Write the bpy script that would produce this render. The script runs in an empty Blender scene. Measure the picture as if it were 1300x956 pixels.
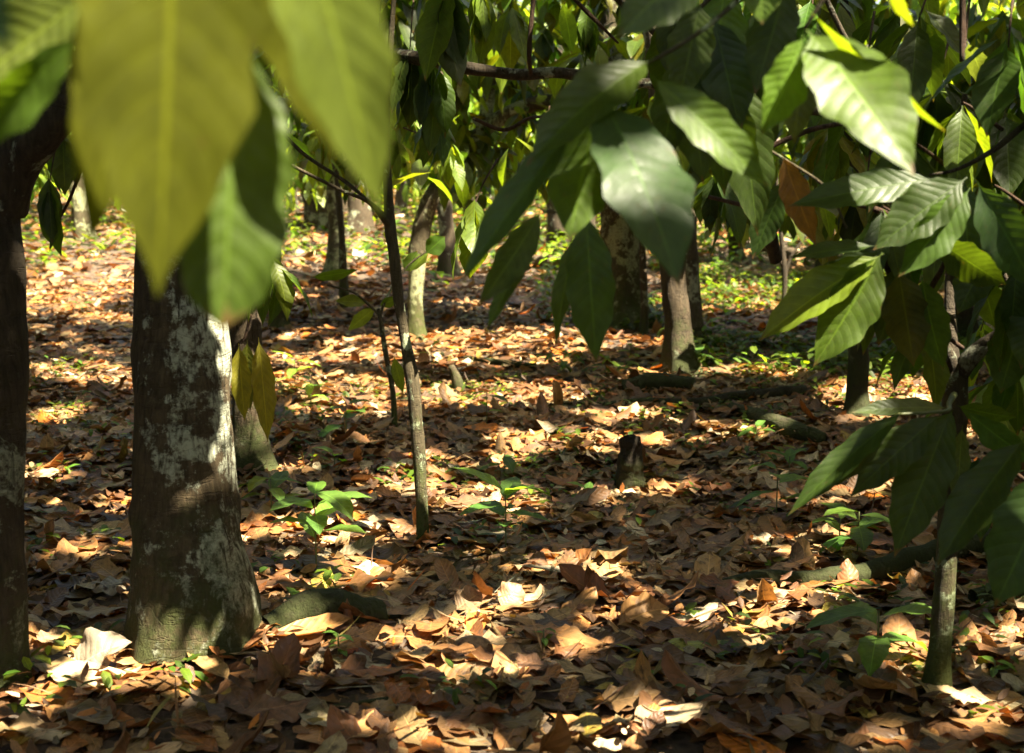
import bpy, math, random
import numpy as np
from mathutils import Vector, noise

# ------------------------------------------------------------------ camera, sky, sun, exposure
scene = bpy.context.scene
C = scene.collection
R = math.radians
FPX, CX, CY = 1600.0, 650.0, 478.0            # photograph pixels
PITCH = math.atan(263.0 / FPX)
EYE = np.array((0.0, 0.0, 1.46))
cam_d = bpy.data.cameras.new('camera')
cam = bpy.data.objects.new('camera', cam_d); C.objects.link(cam)
cam.location = EYE; cam.rotation_euler = (math.pi/2 - PITCH, 0, 0)
cam_d.sensor_width = 36; cam_d.lens = 36*FPX/1300
cam_d.clip_start = 0.05; cam_d.clip_end = 400
cam_d.dof.use_dof = True; cam_d.dof.focus_distance = 4.6; cam_d.dof.aperture_fstop = 3.8
scene.camera = cam

SUN = np.array((math.cos(R(60))*math.cos(R(28)), -math.cos(R(60))*math.sin(R(28)), math.sin(R(60))))
world = bpy.data.worlds.new('World'); scene.world = world; world.use_nodes = True
wn = world.node_tree.nodes; wl = world.node_tree.links
sky = wn.new('ShaderNodeTexSky'); sky.sky_type = 'NISHITA'; sky.sun_disc = False
sky.sun_elevation = math.asin(SUN[2]); sky.sun_rotation = math.atan2(SUN[0], SUN[1])
sky.air_density = 1.0; sky.dust_density = 6.0
bg = wn['Background']; bg.inputs[1].default_value = 0.068
wl.new(sky.outputs[0], bg.inputs[0])
sd = bpy.data.lights.new('sun', 'SUN'); sd.energy = 5.0; sd.angle = R(0.5); sd.color = (1.0, 0.90, 0.68)
so = bpy.data.objects.new('sun', sd); C.objects.link(so)
so.rotation_mode = 'QUATERNION'; so.rotation_quaternion = Vector(SUN).to_track_quat('Z', 'Y'); so.location = (8, -4, 20)
scene.view_settings.view_transform = 'Standard'; scene.view_settings.look = 'None'
scene.view_settings.exposure = 3.15; scene.view_settings.gamma = 1.0
scene.cycles.max_bounces = 8; scene.cycles.diffuse_bounces = 5; scene.cycles.glossy_bounces = 2
scene.cycles.transmission_bounces = 5; scene.cycles.transparent_max_bounces = 4
scene.cycles.sample_clamp_indirect = 4.0
scene.cycles.use_denoising = True

# ------------------------------------------------------------------ geometry of the view
rng = np.random.default_rng(7); random.seed(7)
FW = np.array((0, math.cos(PITCH), -math.sin(PITCH)))
UP = np.array((0, math.sin(PITCH), math.cos(PITCH)))
RT = np.array((1.0, 0, 0))
def P(px, py, t):
    return EYE + t*(FW + RT*(px-CX)/FPX + UP*(CY-py)/FPX)
def proj(p):
    q = np.asarray(p) - EYE
    t = q @ FW; t = np.where(np.abs(t) < 1e-4, 1e-4, t)
    return CX + FPX*(q @ RT)/t, CY - FPX*(q @ UP)/t, t
def tz(x, y):
    x = np.asarray(x, float); y = np.asarray(y, float)
    d = np.clip(y-10, 0, None)
    z = np.where(d < 6, 0.0046*d*d, 0.1656 + 0.055*(d-6))
    return z + 0.025*np.sin(x*1.3+0.7*y) + 0.02*np.sin(1.9*y-0.8*x+1.0) + 0.012*np.sin(3.7*x+2.9*y)
def G(px, py, dz=0.0):
    d = FW + RT*(px-CX)/FPX + UP*(CY-py)/FPX
    t = 4.0
    lo, hi = 1.0, 60.0
    for _ in range(50):
        t = 0.5*(lo+hi); p = EYE + d*t
        if p[2] > tz(p[0], p[1]) + dz: lo = t
        else: hi = t
    return EYE + d*t
def nrm(a):
    a = np.asarray(a, float)
    return a/np.maximum(np.linalg.norm(a, axis=-1, keepdims=True), 1e-9)

# ------------------------------------------------------------------ objects
def tag(o, label=None, cat=None, group=None, kind=None):
    if label: o['label'] = label
    if cat: o['category'] = cat
    if group: o['group'] = group
    if kind: o['kind'] = kind
    return o
def empty(name, loc, label=None, cat=None, group=None):
    o = bpy.data.objects.new(name, None); C.objects.link(o); o.location = [float(c) for c in loc]
    o.empty_display_size = 0.1
    return tag(o, label, cat, group)
def mesh_obj(name, V, F, mat, parent=None, attrs=None, smooth=True):
    """V (n,3) world coordinates, F (m,4) quads"""
    V = np.asarray(V, np.float32); F = np.asarray(F, np.int32)
    if parent is not None:
        V = V - np.array(parent.matrix_basis.translation, np.float32)[None] if parent.parent is None else V - np.array((parent.parent.matrix_basis.translation + parent.matrix_basis.translation), np.float32)[None]
        origin = None
    me = bpy.data.meshes.new(name)
    me.vertices.add(len(V)); me.vertices.foreach_set('co', V.ravel())
    me.loops.add(F.size); me.loops.foreach_set('vertex_index', F.ravel())
    me.polygons.add(len(F)); me.polygons.foreach_set('loop_start', np.arange(0, F.size, 4, dtype=np.int32))
    me.polygons.foreach_set('loop_total', np.full(len(F), 4, np.int32))
    if smooth: me.polygons.foreach_set('use_smooth', np.ones(len(F), bool))
    if attrs:
        for k, (ty, data) in attrs.items():
            if ty == 'C':
                a = me.color_attributes.new(k, 'FLOAT_COLOR', 'POINT')
                a.data.foreach_set('color', np.asarray(data, np.float32).ravel())
            else:
                a = me.attributes.new(k, 'FLOAT_VECTOR', 'POINT')
                a.data.foreach_set('vector', np.asarray(data, np.float32).ravel())
    me.update(calc_edges=True)
    me.materials.append(mat)
    o = bpy.data.objects.new(name, me); C.objects.link(o)
    if parent is not None: o.parent = parent
    return o
def recentre(o, p):
    """put a top-level mesh's origin at p"""
    p = Vector([float(c) for c in p]); me = o.data
    co = np.empty(len(me.vertices)*3, np.float32); me.vertices.foreach_get('co', co)
    co = co.reshape(-1, 3) - np.array(p, np.float32); me.vertices.foreach_set('co', co.ravel())
    o.location = p; me.update()

# ------------------------------------------------------------------ materials
class NT:
    def __init__(s, name):
        s.m = bpy.data.materials.new(name); s.m.use_nodes = True
        s.t = s.m.node_tree; s.t.nodes.clear(); s.out = s.t.nodes.new('ShaderNodeOutputMaterial')
    def n(s, ty, ins=None, **kw):
        nd = s.t.nodes.new('ShaderNode'+ty)
        for k, v in kw.items(): setattr(nd, k, v)
        for k, v in (ins or {}).items():
            sock = nd.inputs[k]
            if hasattr(v, 'is_output') or isinstance(v, bpy.types.NodeSocket): s.t.links.new(v, sock)
            else: sock.default_value = v
        return nd
    def math(s, op, a, b=0.0, c=0.0, clamp=False):
        return s.n('Math', {0: a, 1: b, 2: c}, operation=op, use_clamp=clamp).outputs[0]
    def mix(s, f, a, b, mode='MIX'):
        nd = s.n('Mix', data_type='RGBA', blend_type=mode)
        for k, v in ((0, f), (6, a), (7, b)):
            if isinstance(v, bpy.types.NodeSocket): s.t.links.new(v, nd.inputs[k])
            else: nd.inputs[k].default_value = v if not isinstance(v, tuple) or len(v) == 4 else (*v, 1)
        return nd.outputs[2]
    def noise(s, vec, scale, detail=4, rough=0.6, dist=0.0):
        return s.n('TexNoise', {'Vector': vec, 'Scale': scale, 'Detail': detail, 'Roughness': rough, 'Distortion': dist}).outputs[0]
    def mapr(s, v, a, b, c=0.0, d=1.0, smooth=False):
        nd = s.n('MapRange', {0: v, 1: a, 2: b, 3: c, 4: d})
        nd.clamp = True
        if smooth: nd.interpolation_type = 'SMOOTHSTEP'
        return nd.outputs[0]
    def done(s, sh): s.t.links.new(sh, s.out.inputs[0]); return s.m

def leaf_material(name, trans, rough, vein_light, spots, bump, nveins=11.0, transtint=(2.6, 2.3, 0.9), spec=.35):
    k = NT(name)
    luv = k.n('Attribute', attribute_name='luv').outputs['Vector']
    tint = k.n('Attribute', attribute_name='tint').outputs['Color']
    sep = k.n('SeparateXYZ', {0: luv})
    u, v, ph = sep.outputs
    au = k.math('ABSOLUTE', u)
    # arched side veins, one set per half
    side = k.math('GREATER_THAN', u, 0.0)
    w = k.math('MULTIPLY', v, nveins)
    w = k.math('SUBTRACT', w, k.math('MULTIPLY', k.math('POWER', au, 1.4), 1.7))
    w = k.math('ADD', w, k.math('MULTIPLY', side, 0.37))
    fr = k.math('ABSOLUTE', k.math('SUBTRACT', k.math('FRACT', w), 0.5))      # .5 on the vein line, 0 between
    vein = k.mapr(fr, 0.44, 0.5, 0, 1, True)
    mid = k.mapr(au, 0.028, 0.055, 1, 0, True)
    geo = k.n('NewGeometry')
    vec = k.n('VectorMath', {0: luv, 1: (1.5, 6.0, 37.0)}, operation='MULTIPLY').outputs[0]
    n1 = k.noise(vec, 1.3, 5, 0.6)
    n2 = k.noise(vec, 6.0, 4, 0.65)
    n4 = k.noise(vec, 0.9 if spots >= 1 else 3.0, 6, 0.7)
    base = k.mix(k.mapr(n1, 0.3, 0.7), tint, k.mix(1.0, tint, (0.62, 0.62, 0.6), 'MULTIPLY'))
    veinc = k.mix(1.0, tint, (vein_light, vein_light, vein_light*0.9), 'MULTIPLY')
    vm = k.math('MAXIMUM', k.math('MULTIPLY', vein, 0.45), mid)
    base = k.mix(vm, base, veinc)
    sp = k.mapr(n4, 0.62 - 0.08*spots, 0.76 - 0.08*spots)
    base = k.mix(k.math('MULTIPLY', sp, min(1.0, 0.35+0.5*spots)), base, (0.10, 0.055, 0.02) if spots < 1 else (0.055, 0.03, 0.018))
    tipm = k.mapr(k.math('ADD', v, k.math('MULTIPLY', n1, .30)), 1.09, 1.13)
    edgm = k.mapr(k.math('ADD', au, k.math('MULTIPLY', n4, .45)), 1.24, 1.29)
    base = k.mix(k.math('MULTIPLY', k.math('MAXIMUM', tipm, edgm), .0 if spots == .1 else .8), base, (0.11, 0.055, 0.02))
    bulge = k.math('SUBTRACT', 1.0, k.math('MULTIPLY', fr, 2.0))
    h = k.math('ADD', k.math('MULTIPLY', k.math('POWER', bulge, 0.6), 1.0), k.math('MULTIPLY', mid, -0.8))
    h = k.math('ADD', h, k.math('MULTIPLY', n2, 0.5))
    bp = k.n('Bump', {'Strength': bump, 'Distance': 0.004, 'Height': h}).outputs[0]
    pr = k.n('BsdfPrincipled', {'Base Color': base, 'Roughness': k.mapr(n4, .3, .7, rough-.08, rough+.16), 'Normal': bp, 'Specular IOR Level': spec})
    tr = k.n('BsdfTranslucent', {'Color': k.mix(1.0, base, (*transtint, 1), 'MULTIPLY'), 'Normal': bp})
    ms = k.n('MixShader', {0: trans, 1: pr.outputs[0], 2: tr.outputs[0]})
    return k.done(ms.outputs[0])

def bark_material(name, dark, light, lichen=0.3, moss=0.3, mosstop=0.5, lcol=(0.42, 0.42, 0.34), rings=0.0, mcol=(0.030, 0.036, 0.009), fine=1.0, lside=None):
    k = NT(name)
    pos = k.n('NewGeometry').outputs['Position']
    z = k.n('SeparateXYZ', {0: pos}).outputs[2]
    vs = k.n('VectorMath', {0: pos, 1: (60*fine, 60*fine, 9*fine)}, operation='MULTIPLY').outputs[0]
    fis = k.noise(vs, 1.0, 6, 0.65, 0.4)
    n2 = k.noise(pos, 7*fine, 8, 0.7, 0.3)
    n3 = k.noise(pos, 55*fine, 6, 0.7)
    vr = k.n('VectorMath', {0: pos, 1: (5, 5, 26)}, operation='MULTIPLY').outputs[0]
    rg = k.noise(vr, 1.0, 3, 0.5, 0.6)
    ring = k.mapr(k.math('ABSOLUTE', k.math('SUBTRACT', rg, 0.5)), 0.0, 0.022, 1, 0)
    col = k.mix(k.mapr(fis, 0.35, 0.65), (*dark, 1), (*light, 1))
    col = k.mix(k.math('MULTIPLY', k.mapr(n2, 0.35, 0.7), 0.6), col, (*[c*0.55 for c in dark], 1))
    lm = k.math('MULTIPLY', k.mapr(k.math('ADD', k.math('MULTIPLY', n2, 0.75), k.math('MULTIPLY', k.noise(pos, 2.2, 2, 0.5), 0.35)), 0.70-0.26*lichen, 0.735-0.26*lichen), k.mapr(fis, 0.32, 0.44))
    if lside:      # lichen grows thickest on one flank of the trunk
        xx = k.n('SeparateXYZ', {0: pos}).outputs[0]
        bias = k.mapr(xx, lside[0]-.12, lside[0]+.16, -lside[1], lside[1]*.55)
        l2 = k.math('ADD', k.math('ADD', k.math('MULTIPLY', k.noise(pos, 14, 8, 0.75), 0.65), k.math('MULTIPLY', k.noise(pos, 3.5, 2, 0.5), 0.45)), bias)
        lm = k.math('MULTIPLY', k.mapr(l2, 0.555, 0.60), k.mapr(fis, 0.36, 0.50))
    lm = k.math('MULTIPLY', lm, k.mapr(n3, 0.3, 0.5))
    col = k.mix(lm, col, (*lcol, 1))
    col = k.mix(k.math('MULTIPLY', ring, rings*0.9), col, (0.02, 0.013, 0.008, 1))
    mz = k.math('ADD', k.mapr(z, 0.0, mosstop, 0.40, -0.35), k.math('MULTIPLY', k.math('SUBTRACT', k.noise(pos, 13, 8, 0.8, 0.5), 0.5), 1.5))
    mz = k.math('ADD', mz, 0.5)
    mm = k.math('MULTIPLY', k.mapr(mz, 0.66-0.3*moss, 0.98-0.3*moss), k.mapr(moss*1.0, 0, 0.02) if False else 1.0)
    if moss > 0: col = k.mix(mm, col, k.mix(n3, (*[c*0.5 for c in mcol], 1), (*[c*1.6 for c in mcol], 1)))
    h = k.math('ADD', k.math('MULTIPLY', fis, 1.0), k.math('MULTIPLY', n3, 0.4))
    h = k.math('ADD', h, k.math('MULTIPLY', ring, -0.6*rings))
    h = k.math('ADD', h, k.math('MULTIPLY', lm, 0.15))
    bp = k.n('Bump', {'Strength': 0.9, 'Distance': 0.016, 'Height': h}).outputs[0]
    pr = k.n('BsdfPrincipled', {'Base Color': col, 'Roughness': 0.85, 'Normal': bp, 'Specular IOR Level': 0.25})
    return k.done(pr.outputs[0])

M = {}
M['green'] = leaf_material('green_leaf', 0.45, 0.44, 1.35, 0.25, 0.20, 12.0, (2.9, 2.6, 0.8))
M['soft'] = leaf_material('young_leaf', 0.6, 0.75, 1.4, 0.1, 0.16, 11.0, (2.7, 2.5, 0.5), .12)
M['old'] = leaf_material('ageing_leaf', 0.38, 0.5, 1.35, 0.7, 0.35, 12.0)
M['litter'] = leaf_material('dry_leaf', 0.14, 0.48, 1.25, 1.1, 0.4, 9.0, (1.9, 1.25, 0.6))
M['bark_pale'] = bark_material('pale_bark', (0.030, 0.021, 0.010), (0.095, 0.068, 0.036), 0.50, 0.42, 0.95, (0.33, 0.345, 0.26), 0.35, (0.030, 0.034, 0.008), lside=(-1.0, 0.10))
M['bark_dark'] = bark_material('dark_bark', (0.022, 0.016, 0.009), (0.062, 0.045, 0.026), 0.34, 0.35, 0.7, (0.20, 0.21, 0.15), 0.3)
M['bark_lichen'] = bark_material('lichen_bark', (0.040, 0.031, 0.015), (0.095, 0.075, 0.040), 0.62, 0.40, 1.2, (0.27, 0.28, 0.15), 0.4, (0.045, 0.052, 0.011))
M['bark_brown'] = bark_material('brown_bark', (0.030, 0.021, 0.012), (0.08, 0.057, 0.032), 0.35, 0.4, 0.9, (0.24, 0.25, 0.17), 0.3)
M['sapling'] = bark_material('sapling_bark', (0.045, 0.035, 0.018), (0.085, 0.065, 0.035), 0.33, 0.45, 0.9, (0.28, 0.32, 0.20), 0.2, (0.045, 0.055, 0.012), 1.6)
M['redtwig'] = bark_material('reddish_twig', (0.035, 0.018, 0.010), (0.075, 0.04, 0.022), 0.12, 0.0, 0.2, (0.25, 0.22, 0.18), 0.0, fine=2.0)
M['moss'] = bark_material('mossy_wood', (0.014, 0.010, 0.006), (0.04, 0.028, 0.014), 0.12, 0.36, 3.0, (0.15, 0.15, 0.09), 0.0, (0.022, 0.026, 0.006))
M['char'] = bark_material('blackened_wood', (0.012, 0.009, 0.006), (0.035, 0.024, 0.014), 0.05, 0.10, 0.4, (0.1, 0.1, 0.06), 0.3)
M['deadwood'] = bark_material('dead_wood', (0.045, 0.03, 0.018), (0.12, 0.085, 0.055), 0.25, 0.25, 0.6, (0.3, 0.27, 0.2), 0.0)
k = NT('green_stem'); M['stem'] = k.done(k.n('BsdfPrincipled', {'Base Color': k.mix(k.noise(k.n('NewGeometry').outputs['Position'], 40), (0.05, 0.07, 0.015), (0.10, 0.10, 0.03)), 'Roughness': 0.5}).outputs[0])
k = NT('forest_soil'); pos = k.n('NewGeometry').outputs['Position']
n1 = k.noise(pos, 9, 8, 0.7); n2 = k.noise(pos, 60, 6, 0.7)
vo = k.n('TexVoronoi', {'Vector': pos, 'Scale': 26.0, 'Randomness': 1.0})
c = k.mix(k.mapr(n1, 0.35, 0.65), (0.018, 0.011, 0.007), (0.06, 0.036, 0.02))
c = k.mix(k.math('MULTIPLY', k.mapr(vo.outputs['Distance'], 0.3, 0.6, 0, 1), 0.6), c, (0.10, 0.065, 0.038))
M['soil'] = k.done(k.n('BsdfPrincipled', {'Base Color': c, 'Roughness': 0.9, 'Normal': k.n('Bump', {'Strength': 1.0, 'Distance': 0.03, 'Height': k.math('ADD', n1, k.math('MULTIPLY', n2, 0.5))}).outputs[0]}).outputs[0])
k = NT('dry_husk'); pos = k.n('NewGeometry').outputs['Position']
M['husk'] = k.done(k.n('BsdfPrincipled', {'Base Color': k.mix(k.mapr(k.noise(pos, 60, 5), 0.35, 0.65), (0.24, 0.14, 0.07), (0.09, 0.045, 0.022)), 'Roughness': 0.7, 'Normal': k.n('Bump', {'Strength': 0.6, 'Distance': 0.004, 'Height': k.noise(pos, 90, 5)}).outputs[0]}).outputs[0])

# ------------------------------------------------------------------ leaves
LV = np.array([0, .05, .08, .12, .2, .32, .45, .6, .72, .82, .89, .94, .975, 1.0])
LW = np.array([.025, .022, .12, .34, .66, .90, 1.0, .95, .76, .51, .28, .12, .05, 0.0])
LWD = np.array([.03, .08, .22, .42, .70, .92, 1.0, .98, .90, .76, .62, .46, .26, 0.04])
def leaves(B, D, N, L, W, curl, fold, wave, cup, tint, nu=2, nv=5, twist=None, petiole=True, dry=False):
    """blade meshes for n leaves at once: base, direction, upper-side normal, sizes and bends"""
    B = np.atleast_2d(np.asarray(B, float)); n = len(B)
    f = lambda a: np.broadcast_to(np.asarray(a, float), (n,)).reshape(n, 1, 1)
    D = nrm(np.broadcast_to(np.asarray(D, float), (n, 3))); N = np.broadcast_to(np.asarray(N, float), (n, 3))
    N = nrm(N - D*np.sum(D*N, -1, keepdims=True)); S = np.cross(D, N)
    if nv >= 10:
        v = np.concatenate(([0, .045, .075], np.linspace(.11, 1, nv-2)))
    elif nv >= 5: v = np.array([0.03, .12, .3, .5, .7, .86, 1.0]) if nv == 6 else np.array([.04, .2, .42, .66, .85, 1.0])
    else: v = np.array([.04, .3, .68, 1.0])
    nv = len(v)-1
    if not petiole: v = .06 + .94*(v-v[0])/(1-v[0])
    u = np.linspace(-1, 1, nu+1)
    w = np.interp(v, LV, LWD if dry else LW)
    vv = v[None, :, None]; uu = u[None, None, :]; ww = w[None, :, None]
    L, W, cu, fo, wa, cp = f(L), f(W), f(curl), f(fold), f(wave), f(cup)
    cu = np.where(np.abs(cu) < 1e-3, 1e-3, cu); cp = np.where(np.abs(cp) < 1e-3, 1e-3, cp)
    a = cu*vv
    s = L*np.sin(a)/cu; h = -L*(1-np.cos(a))/cu
    hw = 0.5*W*ww
    ph = rng.uniform(0, 6.28, (n, 1, 1))
    edge = 1 + 0.07*np.sin(vv*31+ph+3*np.sign(uu))*(np.abs(uu) > .9)
    x = hw*np.sin(cp*uu)/cp*edge
    zn = hw*((1-np.cos(cp*uu))/cp + fo*np.abs(uu) + wa*uu*uu*np.sin(vv*17+ph + 1.5*np.sign(uu))+ 0.5*wa*uu*np.sin(vv*7+ph*2))
    tw = f(0 if twist is None else twist)*vv
    x2 = x*np.cos(tw) - zn*np.sin(tw); z2 = x*np.sin(tw) + zn*np.cos(tw)
    # normal at v: N cos a + D sin a
    E = lambda q: q[:, None, None, :]
    ca, sa = np.cos(a)[..., None], np.sin(a)[..., None]
    ex = lambda q: np.broadcast_to(q, (n, nv+1, nu+1))[..., None]
    V = E(B) + E(D)*(ex(s) + ex(z2)*sa) + E(N)*(ex(h) + ex(z2)*ca) + E(S)*ex(x2)
    V = V.reshape(-1, 3)
    i = np.arange(nv)[:, None]*(nu+1) + np.arange(nu)[None, :]
    q = np.stack([i, i+1, i+nu+2, i+nu+1], -1).reshape(-1, 4)
    F = (q[None] + (np.arange(n)*(nv+1)*(nu+1))[:, None, None]).reshape(-1, 4)
    luv = np.empty((n, nv+1, nu+1, 3)); luv[..., 0] = uu; luv[..., 1] = vv; luv[..., 2] = rng.uniform(0, 9, (n, 1, 1))
    t4 = np.ones((n, nv+1, nu+1, 4)); t4[..., :3] = np.broadcast_to(np.asarray(tint, float), (n, 3))[:, None, None, :]
    return V, F, {'luv': ('V', luv.reshape(-1, 3)), 'tint': ('C', t4.reshape(-1, 4))}
def join(parts):
    Vs, Fs, A, off = [], [], {}, 0
    for V, F, at in parts:
        Vs.append(V); Fs.append(F+off); off += len(V)
        for kx, (ty, d) in at.items(): A.setdefault(kx, [ty, []])[1].append(d)
    return np.concatenate(Vs), np.concatenate(Fs), {kx: (ty, np.concatenate(d)) for kx, (ty, d) in A.items()}
def jit(tint, n, s=0.2):
    t = np.asarray(tint, float)
    b = rng.normal(1, s, (n, 1)).clip(.5, 1.7); h = rng.normal(0, s*.5, (n, 1))
    return np.clip(t*b*np.concatenate([1+h, np.ones((n, 1)), 1-h], 1), 0.003, .85)

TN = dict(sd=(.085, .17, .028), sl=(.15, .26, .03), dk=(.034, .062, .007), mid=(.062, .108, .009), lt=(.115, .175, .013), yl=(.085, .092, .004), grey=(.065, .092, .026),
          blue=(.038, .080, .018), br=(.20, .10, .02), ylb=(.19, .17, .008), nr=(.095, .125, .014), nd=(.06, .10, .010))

def tube(pts, mat, name, parent=None, ns=12, lump=0.08, freq=6.0, flare=0.0, step=None, roots=5, seed=0, cap=True, knots=()):
    """pts: rows of x, y, z, r; a smooth, slightly uneven tapering limb"""
    pts = np.asarray(pts, float)
    seg = np.linalg.norm(np.diff(pts[:, :3], axis=0), axis=1); tot = seg.sum()
    step = step or max(0.02, tot/60)
    m = max(3, int(tot/step))
    cum = np.concatenate(([0], np.cumsum(seg)))
    q = np.concatenate(([2*pts[0]-pts[1]], pts, [2*pts[-1]-pts[-2]]))
    out = []
    for d in np.linspace(0, tot, m+1):
        i = min(np.searchsorted(cum, d, 'right')-1, len(pts)-2); i = max(i, 0)
        t = (d-cum[i])/max(seg[i], 1e-9)
        p0, p1, p2, p3 = q[i], q[i+1], q[i+2], q[i+3]
        out.append(0.5*((2*p1)+(-p0+p2)*t+(2*p0-5*p1+4*p2-p3)*t*t+(-p0+3*p1-3*p2+p3)*t**3))
    out = np.array(out); out[:, 3] = np.maximum(out[:, 3], 0.0008)
    T = nrm(np.gradient(out[:, :3], axis=0))
    ref = np.array((0.12, 1.0, 0.05)) if abs(T[:, 1]).mean() < .8 else np.array((1, 0, 0.1))
    X = nrm(np.cross(T, ref)); Y = np.cross(T, X)
    th = np.linspace(0, 2*math.pi, ns, endpoint=False)
    V = np.zeros((len(out), ns, 3))
    for i, o in enumerate(out):
        for j, a in enumerate(th):
            dr = X[i]*math.cos(a)+Y[i]*math.sin(a)
            p = o[:3]+dr*o[3]
            kf = 1+lump*noise.noise(Vector(p*freq)+Vector((seed*7.1, 0, 0)))*1.6 + lump*0.6*noise.noise(Vector(p*freq*3.1))
            if flare > 0:
                e = math.exp(-i*tot/m/max(1.5*pts[0, 3], .04))
                kf += flare*e*(1+0.6*math.cos(roots*a+seed))
            for (kz, ka, ks, kh) in knots:
                dz_ = i*tot/m-kz; da = (a-ka+math.pi) % (2*math.pi)-math.pi; rr_ = math.hypot(dz_, da*o[3])/ks
                if rr_ < 3: kf += kh*math.exp(-rr_*rr_) - .75*kh*math.exp(-(rr_*2.6)**2)
            V[i, j] = o[:3]+dr*o[3]*kf
    n = len(out)
    if cap:
        V = np.concatenate([V, np.repeat(out[-1:, None, :3]+T[-1]*out[-1, 3]*.25, ns, 1)]); n += 1
    V = V.reshape(-1, 3)
    F = []
    for i in range(n-1):
        for j in range(ns):
            F.append((i*ns+j, i*ns+(j+1) % ns, (i+1)*ns+(j+1) % ns, (i+1)*ns+j))
    return mesh_obj(name, V, F, mat, parent)
def pxpath(rows):
    """rows px, py, t, width_px -> x,y,z,r"""
    return [(*P(a, b, t), 0.5*w*t/FPX) for a, b, t, w in rows]

# ------------------------------------------------------------------ ground
xs = np.concatenate([np.linspace(-60, -9, 18), np.linspace(-8.5, 8.5, 140), np.linspace(9, 60, 18)])
ys = np.concatenate([np.linspace(-8, 2, 12), np.linspace(2.1, 16, 150), np.linspace(16.5, 90, 60)])
XX, YY = np.meshgrid(xs, ys)
ZZ = tz(XX, YY) + 0.012*np.sin(XX*9.1+YY*4)*np.sin(YY*7.7-XX*3)
V = np.stack([XX, YY, ZZ], -1).reshape(-1, 3)
nx = len(xs); i = np.arange(len(ys)-1)[:, None]*nx + np.arange(nx-1)[None]
F = np.stack([i, i+1, i+nx+1, i+nx], -1).reshape(-1, 4)
tag(mesh_obj('ground', V, F, M['soil']), kind='structure')

# ------------------------------------------------------------------ leaf litter
def litter_tints(n):
    pal = np.array([(.31, .168, .064), (.235, .110, .038), (.145, .062, .024), (.47, .34, .20), (.085, .041, .018), (.26, .175, .080), (.31, .105, .022), (.40, .13, .016), (.28, .20, .035), (.18, .112, .050)])
    pr = np.array([.19, .23, .19, .10, .13, .07, .035, .02, .02, .09]); pr /= pr.sum()
    return jit(pal[rng.choice(len(pal), n, p=pr)], n, 0.18)
def litter(n, t0, t1, Ls, nu, nv, zmax, tilt, wr=(.30, .46)):
    t = np.sqrt(rng.uniform(t0*t0, t1*t1, n)); x = rng.uniform(-1, 1, n)*(t*0.47+0.9); y = t
    L = rng.uniform(Ls[0], Ls[1], n); W = L*rng.uniform(wr[0], wr[1], n)
    az = rng.uniform(0, 6.283, n)
    N = np.stack([rng.normal(0, tilt, n), rng.normal(0, tilt, n), np.ones(n)], -1)
    flip = rng.random(n) < .5
    D = np.stack([np.cos(az), np.sin(az), np.zeros(n)], -1)
    z = tz(x, y) + 0.008 + zmax*rng.random(n)**1.4
    B = np.stack([x, y, z], -1) - D*L[:, None]*.5
    D = D - N*(np.sum(D*N, -1)/np.sum(N*N, -1))[:, None]
    N = np.where(flip[:, None], -N, N)
    sg = np.where(flip, -1, 1)
    cz = np.where(rng.random(n) < .13, 1.6, .45)
    curl = rng.normal(.1, .5, n)*sg*cz; cup = rng.normal(-.1, .6, n)*sg*cz
    return leaves(B, D, N, L, W, curl, rng.normal(0, .12, n), rng.uniform(.05, .5, n), cup, litter_tints(n), nu, nv, rng.normal(0, .35, n), dry=True)
parts = [litter(9500, 2.3, 8, (.12, .27), 4, 10, .032, .065), litter(15000, 8, 15, (.10, .25), 2, 5, .035, .09), litter(20000, 15, 36, (.14, .30), 2, 4, .06, .25),
         litter(22000, 2.3, 9, (.015, .075), 2, 4, .045, .4), litter(9000, 9, 18, (.04, .10), 2, 3, .04, .35), litter(2600, 2.3, 10, (.06, .30), 2, 5, .06, .18, (.025, .06))]
V, F, A = join(parts)
tag(mesh_obj('leaf_litter', V, F, M['litter'], attrs=A), 'thick layer of fallen brown cocoa leaves covering the ground', 'leaf litter', kind='stuff')

# ------------------------------------------------------------------ hand placed leaves
def hero(parent, x0, y0, x1, y1, wpx, t, tint='mid', roll=15, curl=0.3, fold=.12, dt=0.0, mat='green', cup=0.15, wave=.10, name='leaf', label=None, nu=8, nv=22, twist=0.0, front=True, jitter=.12, blunt=False):
    """a leaf from base pixel to tip pixel at depth t (tip at t+dt); roll turns it about its length"""
    a, b = P(x0, y0, t), P(x1, y1, t+dt)
    d = b-a; Lc = np.linalg.norm(d); D = d/Lc
    view = nrm(EYE - 0.5*(a+b))
    N = nrm(view - D*np.dot(view, D))
    if not front: N = -N
    r = R(roll); S = np.cross(D, N); N = N*math.cos(r)+S*math.sin(r)
    L = Lc/max(.3, (2*math.sin(abs(curl)/2)/max(abs(curl), 1e-3)))
    # rotate the start so that the arc's chord is a->b
    h = curl/2; D2 = D*math.cos(h)+N*math.sin(h); N2 = N*math.cos(h)-D*math.sin(h)
    W = wpx*t/FPX/max(.35, math.cos(r))
    tn = np.asarray(TN[tint] if isinstance(tint, str) else tint)
    Vv, Ff, At = leaves([a], [D2], [N2], L, W, curl, fold, wave, cup, jit(tn, 1, jitter), nu, nv, twist, dry=blunt)
    o = mesh_obj(name, Vv, Ff, M[mat], parent, At)
    if label: o['label'] = label
    return o

def branch_thing(name, stems, lvs, label, cat, group=None, mat='sapling', ns=8):
    base = P(*stems[0][0][:3])
    e = empty(name, base, label, cat, group)
    for s in stems: tube(pxpath(s), M[mat], 'stem', e, ns, .06, 14)
    for l in lvs:
        kw = l[-1] if isinstance(l[-1], dict) else {}
        hero(e, *[q for q in l if not isinstance(q, dict)], **kw)
    return e

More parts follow.
